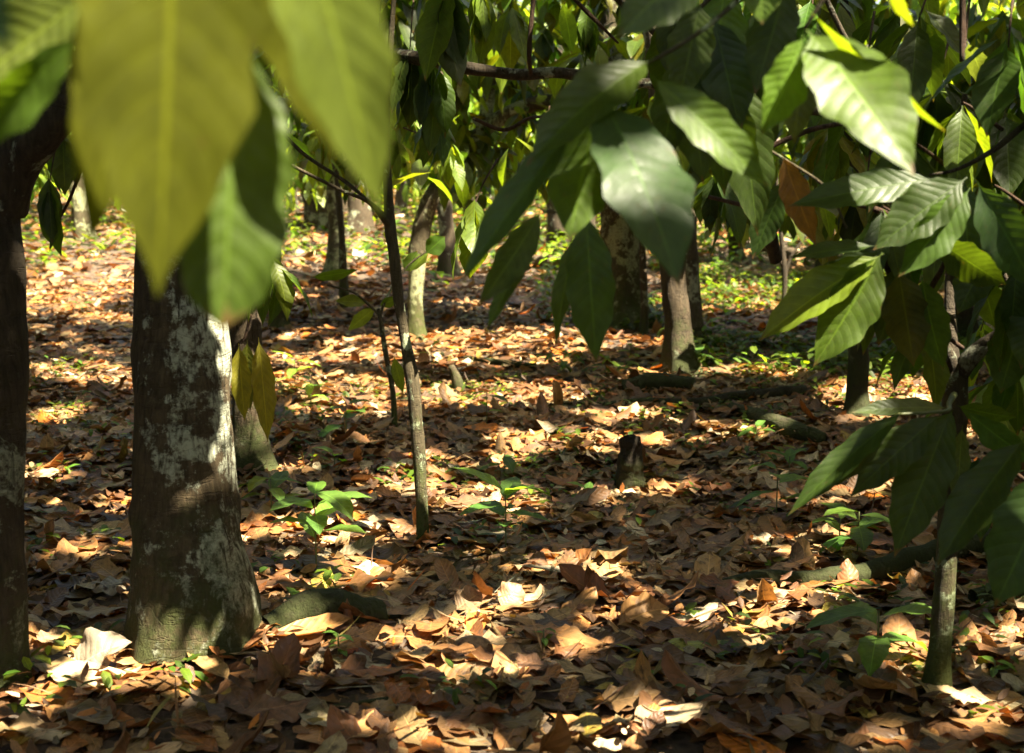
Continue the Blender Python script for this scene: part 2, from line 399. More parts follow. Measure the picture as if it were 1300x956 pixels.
# ------------------------------------------------------------------ sunbeams: gaps in the canopy where the photograph shows sun on the ground
LIT = [(120, 345, 85, 28), (200, 300, 120, 14), (70, 380, 60, 14), (570, 440, 150, 20), (690, 432, 100, 14), (440, 490, 70, 10), (380, 482, 60, 7), (545, 502, 60, 7), (620, 505, 60, 9), (720, 560, 75, 12), (640, 492, 70, 8),
       (495, 612, 28, 7), (590, 625, 36, 6), (700, 712, 40, 9), (745, 722, 26, 7), (830, 778, 50, 10), (625, 762, 36, 9), (130, 848, 50, 18), (62, 800, 28, 8), (450, 738, 40, 6), (390, 716, 26, 5), (1000, 690, 60, 9),
       (340, 806, 34, 12), (1040, 752, 30, 5), (1120, 500, 80, 22), (820, 470, 40, 5), (1060, 628, 60, 5), (815, 525, 40, 6), (180, 640, 40, 6), (130, 700, 40, 6), (700, 500, 45, 6), (1240, 812, 40, 8), (360, 455, 60, 7), (250, 480, 200, 10),
       (100, 470, 70, 8), (60, 600, 40, 6), (950, 380, 120, 18), (640, 330, 120, 18), (440, 330, 90, 14), (900, 800, 50, 8), (560, 800, 40, 8), (1130, 600, 40, 6), (590, 690, 40, 5), (930, 470, 60, 6)]
rl_ = random.Random(5)
for _ in range(70):
    yy_ = rl_.uniform(450, 935); LIT.append((rl_.uniform(0, 1300), yy_, rl_.uniform(6, 26), rl_.uniform(2, 7)))
SH = [(266, y, 3.75, -.03) for y in range(392, 480, 10)] + [(246, 655, 3.75, -.05), (246, 670, 3.75, -.05)] + \
     [(838, 245, 1.85, .03), (850, 315, 1.85, .015), (820, 225, 1.85, -.03), (955, 220, 1.9, .05), (940, 205, 1.9, .03), (1110, 150, 1.85, .05), (1130, 175, 1.85, .06), (1145, 205, 1.85, .05),
      (985, 120, 1.9, .05), (1000, 90, 1.9, .04), (980, 145, 1.9, .04), (1065, 400, 2.9, .03), (1165, 300, 2.7, .02), (690, 130, 10, .15), (660, 140, 10, .15), (572, 225, 7.2, .16), (600, 235, 7.2, .12), (550, 225, 7.2, .12),
      (60, 30, 1.2, .07), (20, 70, 1.2, .07), (1195, 780, 3.6, .03), (1195, 830, 3.6, .03), (200, 60, .8, .10), (180, 200, .85, .09), (250, 150, .8, .07), (130, 270, .88, .05), (420, 80, .9, .07), (455, 180, .9, .04), (350, 120, .9, .05), (300, 330, .97, .05), (290, 250, .97, .05), (1270, 755, 2.6, .03), (790, 30, 4.2, .05), (1235, 65, 3.4, .05), (500, 120, 5.5, .08), (585, 120, 5.3, .06)]
SHP = np.array([P(a, b, t) for a, b, t, r in SH]); SHR = np.array([s[3] for s in SH])
KEYLIT = {3, 4, 5, 9, 13, 14, 15, 16, 19, 21}
def dapple(x, y):
    return (np.sin(x*1.7+1.3*np.sin(y*.9))*np.sin(y*1.9+1.1*np.sin(x*1.3)) + .6*np.sin(x*4.1+y*2.3+2)*np.sin(y*3.7-x*1.9+.5) + .35*np.sin(9.3*x+1.1*y)*np.sin(8.1*y-2*x))
def keep_mask(Cn, rad, only=None):
    """leaves that do not stand in one of the sun gaps"""
    gx, gy, gz = Cn[:, 0].copy(), Cn[:, 1].copy(), np.zeros(len(Cn))
    for _ in range(3):
        s = (Cn[:, 2]-gz)/SUN[2]; gx = Cn[:, 0]-SUN[0]*s; gy = Cn[:, 1]-SUN[1]*s; gz = tz(gx, gy)
    kill = np.zeros(len(Cn), bool)
    jr = rad*rng.uniform(.55, 1.0, len(Cn))
    qx, qy, qt = proj(np.stack([gx, gy, gz+.03], -1)); qt = np.maximum(qt, .5)
    jx, jy = jr*FPX/qt, jr*FPX*1.46/qt**2
    big = np.where(np.arange(len(LIT)) < 11, 1.4, .85); rl = rng.random(len(Cn)) < (1.1 if np.mean(rad) > .19 else .965)
    for q_, (cx, cy, rx, ry) in enumerate(LIT):
        if only is not None and q_ not in only: continue
        d = ((qx-cx)/(rx+jx*big[q_]))**2 + ((qy-cy)/(ry+jy*big[q_]))**2
        kill |= (d < 1) & (qt > 1) & rl
    if only is not None: return ~kill
    for p, r in zip(SHP, SHR):
        q = Cn-p; s = q@SUN; dist = np.linalg.norm(q - s[:, None]*SUN, axis=1)
        kill |= (s > 0) & (dist < (r+rad*.75 if r > 0 else -r+rad*.35))
    far = np.clip((gy-9)/10, 0, 1)
    kill |= dapple(gx, gy) > (1.02 - .90*far)
    return ~kill

# near, out of focus, top left
branch_thing('leafy_branch', [[(60, -260, .86, 7), (150, -215, .84, 8), (230, -200, .82, 8), (330, -205, .9, 6), (420, -190, .95, 5)]], [
    (205, -215, 113, 320, 122, .90, 'yl', 5, .25, .06, {'jitter': .02, 'mat': 'soft', 'label': 'yellow-green leaf with curled left edge'}),
    (225, -270, 200, 378, 222, .80, 'yl', -8, .2, .05, {'jitter': .02, 'mat': 'soft'}),
    (335, -205, 428, 207, 128, .95, 'yl', 12, .25, .08, {'jitter': .02, 'mat': 'soft'}),
    (360, -200, 484, 272, 132, .88, 'nr', -6, .35, .08, {'jitter': .02, 'mat': 'soft'}),
    (300, 40, 283, 415, 150, .98, 'nd', -8, .2, .08, {'jitter': .02, 'blunt': True, 'label': 'darker green ribbed leaf with a brown tip'}),
], 'cluster of huge blurred yellow-green leaves hanging close at the top left', 'branch')
branch_thing('leafy_branch', [[(150, -80, 1.2, 6), (120, -20, 1.2, 5), (98, 30, 1.2, 4)]], [
    (118, -15, -75, 135, 95, 1.2, 'nr', 20, -.2, .15, {'jitter': .02}),
    (98, 42, -70, 205, 62, 1.15, 'mid', -25, .3, .15),
    (-90, -120, 18, 72, 70, .62, 'blue', 0, .2, .1),
], 'bright backlit leaves at the far top left corner', 'branch')
# centre branch
branch_thing('leafy_branch', [[(1010, -90, 2.25, 8), (960, -25, 2.2, 7), (905, 28, 2.1, 6), (850, 65, 2.05, 5), (800, 92, 2.0, 5), (764, 122, 2.0, 4), (735, 140, 2.0, 3)],
                              [(764, 122, 2.0, 4), (745, 200, 2.2, 4), (740, 268, 2.35, 3), (690, 268, 2.3, 2.5)]], [
    (830, 74, 667, 212, 62, 2.0, 'mid', 35, .5, .2, {'dt': -.1}),
    (762, 122, 722, 308, 92, 2.05, 'mid', -10, .25, .08, {'front': False}),
    (738, 150, 584, 362, 42, 1.95, 'mid', 40, .2, .2),
    (765, 125, 863, 366, 100, 1.95, 'blue', -28, .35, .10, {'dt': -.2, 'label': 'large dark green leaf splashed with sunlight'}),
    (826, 96, 976, 238, 56, 1.9, 'mid', -20, .3, .15, {'label': 'slanting green leaf with a sunlit tip'}),
    (744, 266, 757, 462, 62, 2.4, 'dk', 5, .2, .10, {'label': 'hanging leaf with herringbone veins'}),
    (688, 266, 607, 388, 44, 2.3, 'grey', -20, .35, .15),
    (690, 290, 618, 420, 26, 2.35, 'mid', 50, .2, .15),
    (735, 290, 706, 440, 24, 2.5, 'mid', 45, .25, .15),
], 'drooping branch of large leaves hanging over the middle of the clearing', 'branch')
# upper right
branch_thing('leafy_branch', [[(1120, -110, 2.1, 9), (1070, -40, 2.05, 8), (1022, 36, 2.0, 5)], [(1070, -40, 2.05, 5), (1130, -25, 2.0, 4)]], [
    (1024, 38, 1161, 224, 96, 1.9, 'mid', -30, .3, .12, {'dt': -.16, 'label': 'broad leaf whose lower half is in bright sun'}),
    (1020, 44, 966, 172, 54, 1.9, 'lt', -30, .3, .1, {'label': 'pale sunlit leaf hanging point down'}),
    (1024, 60, 1008, 182, 50, 2.1, 'yl', 12, .3, .1),
    (1034, 60, 1060, 150, 30, 2.15, 'mid', 40, .3, .1),
    (1030, 16, 1202, 168, 17, 1.85, 'lt', 55, .15, .1),
    (1125, -30, 1160, 34, 16, 1.8, 'lt', 50, .2, .1),
    (965, -60, 968, 32, 58, 1.95, 'mid', 0, .2, .1),
    (1000, -30, 958, 120, 62, 2.3, 'dk', 10, .2, .1, {'front': False}),
], 'leafy branch at the upper right with one broad leaf in bright sun', 'branch')
branch_thing('leafy_branch', [[(990, -80, 2.6, 8), (930, -30, 2.6, 7), (880, 20, 2.6, 5), (850, 60, 2.6, 4)]], [
    (905, -70, 782, 48, 84, 1.8, 'grey', 10, .3, .1),
    (890, 0, 862, 130, 60, 2.5, 'dk', 5, .2, .1),
    (905, 20, 940, 170, 66, 2.7, 'dk', -10, .2, .1),
    (880, 60, 965, 232, 62, 2.8, 'dk', 10, .25, .12),
    (870, 70, 893, 235, 60, 2.8, 'dk', -10, .25, .12),
    (860, 70, 838, 215, 50, 2.8, 'dk', -20, .25, .12),
    (915, 60, 920, 250, 58, 2.9, 'dk', 20, .25, .12),
    (935, 85, 962, 300, 64, 3.0, 'dk', -8, .25, .12),
    (920, -20, 905, 100, 70, 2.7, 'mid', 5, .25, .12, {'front': False}),
    (955, 10, 1000, 130, 64, 2.8, 'dk', 5, .25, .12),
], 'mass of dark shaded leaves right of the top centre', 'branch')
branch_thing('leafy_branch', [[(950, 175, 3.0, 4), (1000, 205, 3.0, 4), (1050, 240, 3.0, 4), (1075, 290, 3.0, 3)]], [
    (993, 195, 1036, 312, 38, 2.9, 'br', 10, .3, .2, {'mat': 'old', 'label': 'single dying leaf mottled brown and yellow'}),
    (1000, 225, 955, 330, 40, 3.1, 'dk', 20, .3, .1),
    (1050, 238, 1150, 242, 34, 3.0, 'mid', 35, .3, .2),
], 'thin twig holding a mottled brown dying leaf', 'branch')

# young tree at the right with its tiers
yt = empty('young_cocoa_tree', G(1188, 878), 'young tree with a slim mossy stem forking low, on the right', 'tree')
g = G(1188, 878); tt = proj(g)[2]; tt = float(tt)
yt.location = g
def yp(rows): return pxpath([(a, b, tt+dt, w) for a, b, dt, w in rows])
tube(yp([(1188, 882, 0, 32), (1195, 800, -.02, 28), (1202, 700, -.03, 27), (1208, 600, -.04, 29), (1212, 530, -.05, 31), (1212, 462, -.05, 34)]), M['sapling'], 'trunk', yt, 16, .08, 9, flare=.35)
for br in ([(1212, 478, -.05, 26), (1196, 440, -.1, 19), (1165, 395, -.2, 16), (1135, 352, -.3, 14), (1120, 318, -.35, 10)],
           [(1213, 480, -.05, 28), (1240, 446, -.1, 22), (1285, 418, -.1, 20), (1340, 390, -.1, 18), (1400, 330, -.05, 12)],
           [(1210, 462, -.03, 18), (1206, 400, 0, 14), (1207, 330, .05, 12), (1215, 230, .1, 10), (1225, 120, .1, 7)],
           [(1165, 395, -.2, 10), (1185, 360, -.3, 8), (1200, 330, -.4, 6), (1225, 240, -.5, 5)],
           [(1305, 412, -.1, 9), (1275, 350, -.1, 7), (1262, 310, -.1, 5)]):
    tube(yp(br), M['bark_dark'], 'branch', yt, 10, .08, 12)
E = [(1122, 322, 962, 434, 52, 2.9, 'lt', 30, .4, .2), (1120, 320, 1032, 466, 66, 2.9, 'mid', -15, .35, .18, {'label': 'leaf catching sunlight on its ribbed surface'}),
     (1112, 312, 1000, 328, 20, 2.9, 'dk', 45, .2, .2), (1118, 318, 1005, 402, 44, 2.95, 'dk', 25, .4, .2),
     (1140, 340, 1160, 466, 58, 3.1, 'yl', 5, .25, .12, {'front': False}), (1170, 350, 1198, 470, 48, 3.1, 'mid', 20, .3, .12),
     (1150, 330, 1115, 440, 46, 3.2, 'dk', 10, .3, .1),
     (1228, 225, 1108, 318, 64, 2.7, 'dk', 10, .3, .15), (1232, 238, 1140, 352, 54, 2.7, 'mid', -15, .35, .15),
     (1240, 230, 1318, 372, 62, 2.7, 'blue', 0, .4, .15), (1188, 303, 1278, 362, 48, 2.8, 'dk', 20, .4, .15),
     (1245, 345, 1264, 418, 38, 3.3, 'lt', 5, .2, .1), (1190, 226, 1000, 262, 44, 2.8, 'dk', 30, .2, .1),
     (1225, 228, 1230, 360, 52, 2.9, 'dk', 0, .3, .1), (1262, 310, 1215, 400, 50, 3.2, 'dk', 10, .2, .1),
     (1300, 400, 1270, 500, 60, 3.3, 'dk', 10, .3, .1), (1330, 370, 1296, 470, 60, 3.2, 'mid', 10, .3, .1),
     # low whorl
     (1207, 522, 1135, 708, 86, 2.95, 'dk', 5, .3, .12, {'label': 'long leaf pointing straight down beside the trunk'}),
     (1196, 524, 1078, 632, 64, 2.9, 'dk', 10, .4, .15), (1150, 520, 1000, 655, 46, 2.85, 'dk', 25, .35, .15),
     (1130, 532, 1038, 626, 50, 2.9, 'grey', 0, .35, .15), (1302, 555, 1190, 718, 78, 2.7, 'dk', 25, .3, .2),
     (1205, 518, 1080, 524, 30, 3.0, 'grey', 40, .3, .15), (1225, 520, 1320, 590, 44, 3.0, 'blue', 25, .4, .15),
     (1345, 590, 1262, 772, 120, 2.6, 'blue', -5, .3, .08), (1222, 540, 1216, 645, 36, 3.3, 'grey', 20, .2, .1),
     (1215, 515, 1290, 530, 34, 3.2, 'mid', 35, .3, .1), (1210, 520, 1168, 600, 50, 3.3, 'dk', 0, .3, .1)]
for q_, l in enumerate(E):
    kw = l[-1] if isinstance(l[-1], dict) else {}
    if q_ > 16: l = (*l[:4], l[4]*.78, *l[5:])
    hero(yt, *[q for q in l if not isinstance(q, dict)], **kw)
for (px, py, t, n, Lm, tn) in [(1150, 175, 3.3, 6, .26, 'dk'), (1222, 130, 3.4, 6, .25, 'mid'), (1262, 235, 3.3, 6, .26, 'dk'), (1290, 455, 3.5, 6, .24, 'dk'), (1172, 408, 3.3, 5, .22, 'mid'),
                            (1292, 330, 3.2, 6, .25, 'dk'), (1120, 262, 3.2, 6, .25, 'dk'), (1085, 330, 3.2, 5, .24, 'mid'), (1250, 575, 3.3, 5, .22, 'blue'), (1285, 640, 3.2, 5, .22, 'dk')]:
    en = P(px, py, t)
    tube(pxpath([(px, py, t, 3), (px+14, py+8, t+.04, 4), (px+50, py+34, t+.15, 6)]), M['redtwig'], 'stem', yt, 6, .05, 20)
    for i in range(n):
        az = 6.283*(i+random.uniform(-.3, .3))/n; el = -random.uniform(.7, 1.4)
        D = np.array((math.cos(az)*math.cos(el), math.sin(az)*math.cos(el)*.8, math.sin(el))); N = np.array((math.cos(az)*.8, math.sin(az)*.8, .9)); L = Lm*random.uniform(.8, 1.15)
        Vv, Ff, At = leaves([en+nrm(D)*.01], [D], [N], L, L*.31*random.uniform(.85, 1.15), random.uniform(0, .7), .15, .12, .15, jit(TN[tn], 1, .2), 6, 14, random.uniform(-.6, .6))
        mesh_obj('leaf', Vv, Ff, M['green'], yt, At)
tube(pxpath([(1212, 500, tt-.05, 9), (1205, 512, 3.2, 7), (1200, 522, 2.95, 5), (1140, 526, 2.9, 4)]), M['stem'], 'branch', yt, 6)
tube(pxpath([(1400, 470, 3.2, 9), (1360, 530, 2.9, 8), (1345, 590, 2.6, 6)]), M['stem'], 'branch', yt, 6)
tube(pxpath([(1400, 470, 3.2, 9), (1350, 520, 2.9, 6), (1302, 555, 2.7, 5)]), M['stem'], 'branch', yt, 6)

def cluster_branch(px, py, t, n, Lm, tints, label, group=None, hang=1.1, up=(40, -90), matl='green', spread=1.0, wr=.36):
    """a whorl of leaves at a twig end, the twig rising out of it"""
    end = P(px, py, t); e = empty('leafy_twig', end, label, 'twig', group)
    w = 0.007*FPX/t
    tube(pxpath([(px, py, t, w*.7), (px+up[0]*.4, py+up[1]*.5, t+.05, w), (px+up[0], py+up[1], t+.15, w*1.5)]), M['redtwig'], 'stem', e, 6, .05, 20)
    for i in range(n):
        az = 6.283*(i+random.uniform(-.3, .3))/n
        el = -hang + random.uniform(-.35, .45)
        D = np.array((math.cos(az)*math.cos(el)*spread, math.sin(az)*math.cos(el)*.8, math.sin(el)))
        N = np.array((math.cos(az)*.8, math.sin(az)*.8, .9))
        L = Lm*random.uniform(.75, 1.15)
        if not keep_mask(np.array([end + D*L*.45]), .07, KEYLIT)[0]: continue
        bp = end + nrm(D)*.012 + np.array((0, 0, random.uniform(0, .06)))
        Vv, Ff, At = leaves([bp], [D], [N], L, L*wr*random.uniform(.85, 1.15), random.uniform(.1, .8), .15, .12, .15, jit(TN[random.choice(tints)], 1, .2), 6, 14, random.uniform(-.5, .5))
        mesh_obj('leaf', Vv, Ff, M[matl], e, At)
    return e
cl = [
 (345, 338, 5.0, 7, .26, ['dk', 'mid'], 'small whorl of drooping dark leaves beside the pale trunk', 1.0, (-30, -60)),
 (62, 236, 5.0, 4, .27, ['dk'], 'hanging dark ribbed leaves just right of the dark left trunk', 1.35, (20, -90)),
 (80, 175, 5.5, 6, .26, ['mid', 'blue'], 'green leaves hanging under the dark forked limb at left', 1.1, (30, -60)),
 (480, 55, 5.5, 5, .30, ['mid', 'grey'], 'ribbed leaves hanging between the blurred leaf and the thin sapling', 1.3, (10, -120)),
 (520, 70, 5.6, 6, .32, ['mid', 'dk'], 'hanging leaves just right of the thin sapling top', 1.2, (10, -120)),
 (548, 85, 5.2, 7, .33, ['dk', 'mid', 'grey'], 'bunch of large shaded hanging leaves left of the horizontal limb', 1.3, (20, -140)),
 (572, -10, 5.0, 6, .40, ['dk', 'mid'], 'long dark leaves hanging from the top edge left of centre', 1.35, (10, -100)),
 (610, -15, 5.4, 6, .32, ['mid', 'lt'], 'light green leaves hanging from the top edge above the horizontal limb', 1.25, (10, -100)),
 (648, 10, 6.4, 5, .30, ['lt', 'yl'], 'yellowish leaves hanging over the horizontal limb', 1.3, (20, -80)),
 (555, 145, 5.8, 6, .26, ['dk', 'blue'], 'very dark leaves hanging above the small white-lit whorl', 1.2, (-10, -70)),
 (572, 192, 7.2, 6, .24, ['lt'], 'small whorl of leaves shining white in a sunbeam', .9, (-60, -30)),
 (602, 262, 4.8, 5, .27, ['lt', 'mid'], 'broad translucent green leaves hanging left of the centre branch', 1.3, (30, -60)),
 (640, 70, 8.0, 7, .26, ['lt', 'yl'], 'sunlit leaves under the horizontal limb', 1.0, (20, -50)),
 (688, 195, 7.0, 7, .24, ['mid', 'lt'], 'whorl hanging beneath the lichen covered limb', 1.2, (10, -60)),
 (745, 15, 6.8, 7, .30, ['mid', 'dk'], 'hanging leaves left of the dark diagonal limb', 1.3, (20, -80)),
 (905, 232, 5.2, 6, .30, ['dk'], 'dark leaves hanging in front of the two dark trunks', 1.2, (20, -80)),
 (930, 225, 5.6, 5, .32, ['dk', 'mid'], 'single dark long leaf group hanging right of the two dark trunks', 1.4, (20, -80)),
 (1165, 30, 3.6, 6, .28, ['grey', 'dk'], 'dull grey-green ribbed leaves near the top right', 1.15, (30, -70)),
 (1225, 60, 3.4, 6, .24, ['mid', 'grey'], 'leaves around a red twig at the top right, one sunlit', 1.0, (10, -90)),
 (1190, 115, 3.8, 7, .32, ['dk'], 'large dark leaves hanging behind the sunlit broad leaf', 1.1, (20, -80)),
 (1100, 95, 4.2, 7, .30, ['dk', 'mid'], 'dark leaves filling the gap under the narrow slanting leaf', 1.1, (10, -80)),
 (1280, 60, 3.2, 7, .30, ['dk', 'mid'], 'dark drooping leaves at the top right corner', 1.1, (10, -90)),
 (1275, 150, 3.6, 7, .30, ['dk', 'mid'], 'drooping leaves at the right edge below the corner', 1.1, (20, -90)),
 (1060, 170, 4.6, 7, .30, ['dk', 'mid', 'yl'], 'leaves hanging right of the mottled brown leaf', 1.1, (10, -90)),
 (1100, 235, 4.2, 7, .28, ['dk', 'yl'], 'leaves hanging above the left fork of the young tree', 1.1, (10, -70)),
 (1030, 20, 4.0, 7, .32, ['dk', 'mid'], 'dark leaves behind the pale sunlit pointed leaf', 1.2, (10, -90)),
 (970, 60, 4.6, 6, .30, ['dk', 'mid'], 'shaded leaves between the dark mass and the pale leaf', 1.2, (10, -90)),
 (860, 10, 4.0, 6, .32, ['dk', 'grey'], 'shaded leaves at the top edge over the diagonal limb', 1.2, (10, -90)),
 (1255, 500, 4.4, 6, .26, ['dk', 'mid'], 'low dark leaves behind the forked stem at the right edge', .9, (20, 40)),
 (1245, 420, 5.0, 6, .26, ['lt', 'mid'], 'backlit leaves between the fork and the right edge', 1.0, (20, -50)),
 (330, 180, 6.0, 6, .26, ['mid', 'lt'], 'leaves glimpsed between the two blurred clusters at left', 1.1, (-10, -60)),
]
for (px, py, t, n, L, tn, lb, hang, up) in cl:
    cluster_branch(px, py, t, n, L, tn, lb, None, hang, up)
e = empty('leafy_twig', P(318, 425, 5.85), 'yellow-green hanging leaves on the mossy post-like trunk', 'twig')
tube(pxpath([(318, 400, 5.95, 5), (312, 425, 5.85, 4), (306, 436, 5.82, 3)]), M['redtwig'], 'stem', e, 6)
for l in [(303, 436, 311, 535, 26, 5.6, 'ylb', 10, .2, .15), (328, 428, 340, 562, 30, 5.55, 'ylb', -10, .2, .15), (314, 432, 318, 522, 26, 5.9, 'yl', 30, .2, .15)]:
    hero(e, *l, mat='old')

# ------------------------------------------------------------------ trees seen in the photograph
ALLTREES = []     # (x, y, z0, object or None, fork height)
def tree(name, rows, mat, label, limbs=(), group=None, crown=True, flare=.5, lump=.09, ns=18, kind='trunk', roots=5, ext=None, knots=()):
    """rows px,py,width from the root up; t follows from the base pixel unless given as 4th"""
    g = G(rows[0][0], rows[0][1]); t0 = float(proj(g)[2])
    e = empty(name, g, label, 'tree', group)
    pp = [(a, b, t0 + (r[0] if r else 0), w) for a, b, w, *r in rows]
    pp[0] = (pp[0][0], pp[0][1]+4, pp[0][2], pp[0][3])
    W = pxpath(pp)
    if ext: W = W + [tuple(np.array(W[-1][:3]) + np.array(q[:3])) + (q[3],) for q in ext]
    top = W[-1]
    tube(W, M[mat], 'trunk', e, ns, lump, 5, flare=flare, roots=roots, seed=len(ALLTREES), step=max(.025, .012*t0**.5) if not knots else .014, knots=knots)
    for lm in limbs: tube(pxpath([(a, b, t0+d, w) for a, b, d, w in lm]), M[mat], 'branch', e, 12, .1, 7)
    if crown: ALLTREES.append((top[0], top[1], float(tz(top[0], top[1])), e))
    return e, t0
# big pale trunk
tree('cocoa_tree', [(245, 818, 158), (243, 770, 150), (238, 700, 136), (234, 600, 126), (230, 500, 120), (229, 400, 116), (230, 330, 114), (232, 200, 112), (240, 60, 108), (246, -80, 100)], 'bark_pale',
     'thick pale trunk with white lichen patches and a flared mossy foot', flare=.10, ns=90, lump=.06, knots=[(.42, q, .035, .10) for q in (.6, 3.6)]+[(.72, 1.4, .03, .12), (.78, 4.4, .045, .10), (.30, 5.1, .05, .10), (.95, 2.2, .035, .1), (.15, 2.7, .06, .12), (.12, 4.0, .06, .14), (.6, 5.6, .03, .12), (1.0, 5.0, .04, .1)],
     limbs=[[(243, -40, .0, 80), (150, -260, .2, 60), (20, -420, .5, 40)], [(246, -40, 0, 80), (330, -260, .1, 60), (480, -420, .4, 40)]])
# dark left edge tree
tree('cocoa_tree', [(-8, 872, 92), (-9, 800, 82), (-10, 650, 78), (-9, 500, 80), (-8, 380, 80), (-12, 280, 70), (-10, 215, 70)], 'bark_dark',
     'dark trunk on the left edge with a limb rising to the right', flare=.06, ns=44, lump=.07, ext=[(-.15, .1, .5, .07), (-.5, .2, 1.2, .05)],
     limbs=[[(0, 260, 0, 70), (20, 205, -.05, 62), (60, 158, -.1, 58), (100, 118, -.1, 56), (170, 40, -.1, 50), (250, -80, 0, 44)]])
# mossy post trunk behind
tree('cocoa_tree', [(318, 597, 46), (316, 560, 40), (314, 500, 40), (311, 440, 42), (308, 380, 40), (304, 300, 38), (300, 180, 36), (298, 60, 34), (290, -80, 30)], 'bark_brown', 'slim mossy trunk behind the pale trunk with yellow leaves hanging on it')
# thin centre sapling
tree('sapling', [(537, 694, 17), (536, 650, 15), (533, 590, 16), (529, 540, 17), (524, 485, 17), (514, 430, 14), (506, 380, 14), (500, 320, 14), (495, 285, 15), (491, 200, 10), (492, 120, 8), (497, 40, 7), (503, -40, 6), (508, -120, 5)], 'sapling',
     'tall thin bent sapling in the centre left of the clearing', crown=False, flare=.1, ns=12, lump=.12,
     limbs=[[(496, 290, 0, 10), (470, 258, -.1, 6), (430, 240, -.2, 5), (370, 210, -.3, 4)], [(496, 280, 0, 6), (440, 232, .1, 5), (385, 195, .1, 5), (340, 150, .1, 4), (305, 128, .1, 3)]])
# small forked seedling stem
sp, t0 = tree('sapling', [(501, 548, 8), (499, 500, 7), (490, 450, 7), (483, 405, 6), (480, 392, 5)], 'sapling', 'short thin forked plant with a few leaves left of the bent sapling', crown=False, ns=8, flare=.1,
     limbs=[[(482, 400, 0, 4), (450, 372, 0, 3), (415, 362, 0, 2)], [(482, 400, 0, 4), (495, 370, 0, 3), (515, 340, 0, 3), (540, 320, 0, 2)]])
for l in [(468, 385, 425, 382, 16, t0, 'mid', 30), (478, 390, 442, 420, 18, t0, 'lt', 20), (482, 388, 505, 378, 14, t0, 'mid', 20), (512, 345, 530, 318, 18, t0, 'mid', 20), (540, 322, 565, 300, 26, t0, 'mid', 10), (395, 352, 455, 342, 14, t0, 'mid', 35), (500, 452, 512, 500, 16, t0, 'lt', 10), (545, 320, 520, 345, 14, t0, 'lt', 30)]:
    hero(sp, *l, nu=4, nv=10)
# leaning mossy trunk with lichen limb
tree('cocoa_tree', [(530, 432, 21), (527, 400, 19), (528, 360, 20), (532, 310, 24), (541, 270, 24), (552, 245, 21), (580, 200, 20, .3), (612, 165, 19, .5)], 'bark_lichen', 'leaning trunk behind the bent sapling, its limb coated in pale lichen',
     limbs=[[(612, 165, .5, 20), (650, 142, .4, 20), (690, 130, .3, 19), (720, 125, .2, 17), (760, 105, .2, 15), (820, 50, .2, 12)]], ext=[(.1, .2, .6, .06), (.2, .4, 1.1, .05)])
tree('cocoa_tree', [(570, 352, 24), (568, 320, 22), (566, 280, 20), (560, 220, 20), (556, 120, 18), (550, 0, 16)], 'bark_brown', 'dark trunk just right of the leaning lichen trunk')
tree('cocoa_tree', [(426, 352, 26), (427, 300, 21), (424, 240, 20), (420, 160, 19), (414, 60, 17), (405, -40, 15)], 'bark_lichen', 'greenish mossy trunk in the middle distance at left')
tree('sapling', [(438, 392, 14), (436, 350, 11), (434, 300, 9), (428, 220, 8), (425, 120, 7)], 'sapling', 'thin mossy pole standing in front of the greenish trunk', crown=False, ns=8)
tree('cocoa_tree', [(403, 289, 24), (396, 255, 22), (385, 205, 20), (378, 140, 18), (372, 40, 16)], 'bark_dark', 'leaning dark trunk, leftmost of the distant row at left')
tree('cocoa_tree', [(417, 290, 22), (410, 240, 20), (401, 190, 19), (398, 100, 17), (395, 0, 16)], 'bark_dark', 'dark trunk second in the distant row at left')
tree('cocoa_tree', [(456, 296, 30), (455, 260, 26), (453, 215, 25), (450, 150, 23), (452, 40, 21)], 'bark_brown', 'ringed grey trunk at the right end of the distant row at left')
tree('cocoa_tree', [(357, 417, 22), (354, 390, 18), (350, 350, 18), (346, 290, 17), (342, 200, 16), (338, 80, 15)], 'bark_dark', 'short looking dark trunk below the small whorl of drooping leaves')
tree('cocoa_tree', [(340, 330, 20), (336, 290, 17), (334, 230, 16), (330, 120, 15)], 'bark_brown', 'narrow trunk behind the blurred ribbed leaf')
# right of centre
tree('cocoa_tree', [(790, 418, 62), (788, 390, 52), (788, 340, 50), (786, 290, 47), (783, 240, 44), (781, 180, 42), (780, 80, 40), (776, -20, 38)], 'bark_lichen', 'stout mossy trunk with a flared base right of centre', ns=28)
tree('sapling', [(817, 428, 12), (818, 390, 10), (816, 330, 9), (814, 260, 8), (812, 170, 7), (808, 60, 6)], 'bark_dark', 'thin dark pole standing against the stout mossy trunk', crown=False, ns=8)
tree('cocoa_tree', [(865, 476, 40), (862, 430, 34), (858, 380, 33), (852, 310, 31), (848, 240, 30), (842, 170, 30), (834, 80, 28), (826, 0, 26)], 'bark_brown', 'dark trunk with white lichen flecks and a mossy root, right of centre', ns=24,
     limbs=[[(868, 470, 0, 16), (900, 478, -.1, 12), (940, 500, -.5, 9), (985, 545, -1.1, 6)]])
tree('cocoa_tree', [(884, 442, 26), (880, 400, 24), (877, 350, 22), (874, 280, 20), (872, 180, 19), (868, 60, 18)], 'bark_dark', 'dark trunk close behind the lichen flecked trunk')
tree('cocoa_tree', [(845, 290, 40), (842, 250, 34), (838, 200, 32), (834, 120, 30), (828, 0, 28)], 'bark_dark', 'dark shaded trunk behind the hanging sun-splashed leaf')
tree('cocoa_tree', [(1088, 532, 30), (1088, 500, 25), (1090, 460, 25), (1088, 415, 24), (1084, 340, 22), (1080, 250, 21), (1078, 120, 20), (1075, -20, 18)], 'moss', 'moss covered slim trunk behind the right leaf cluster')
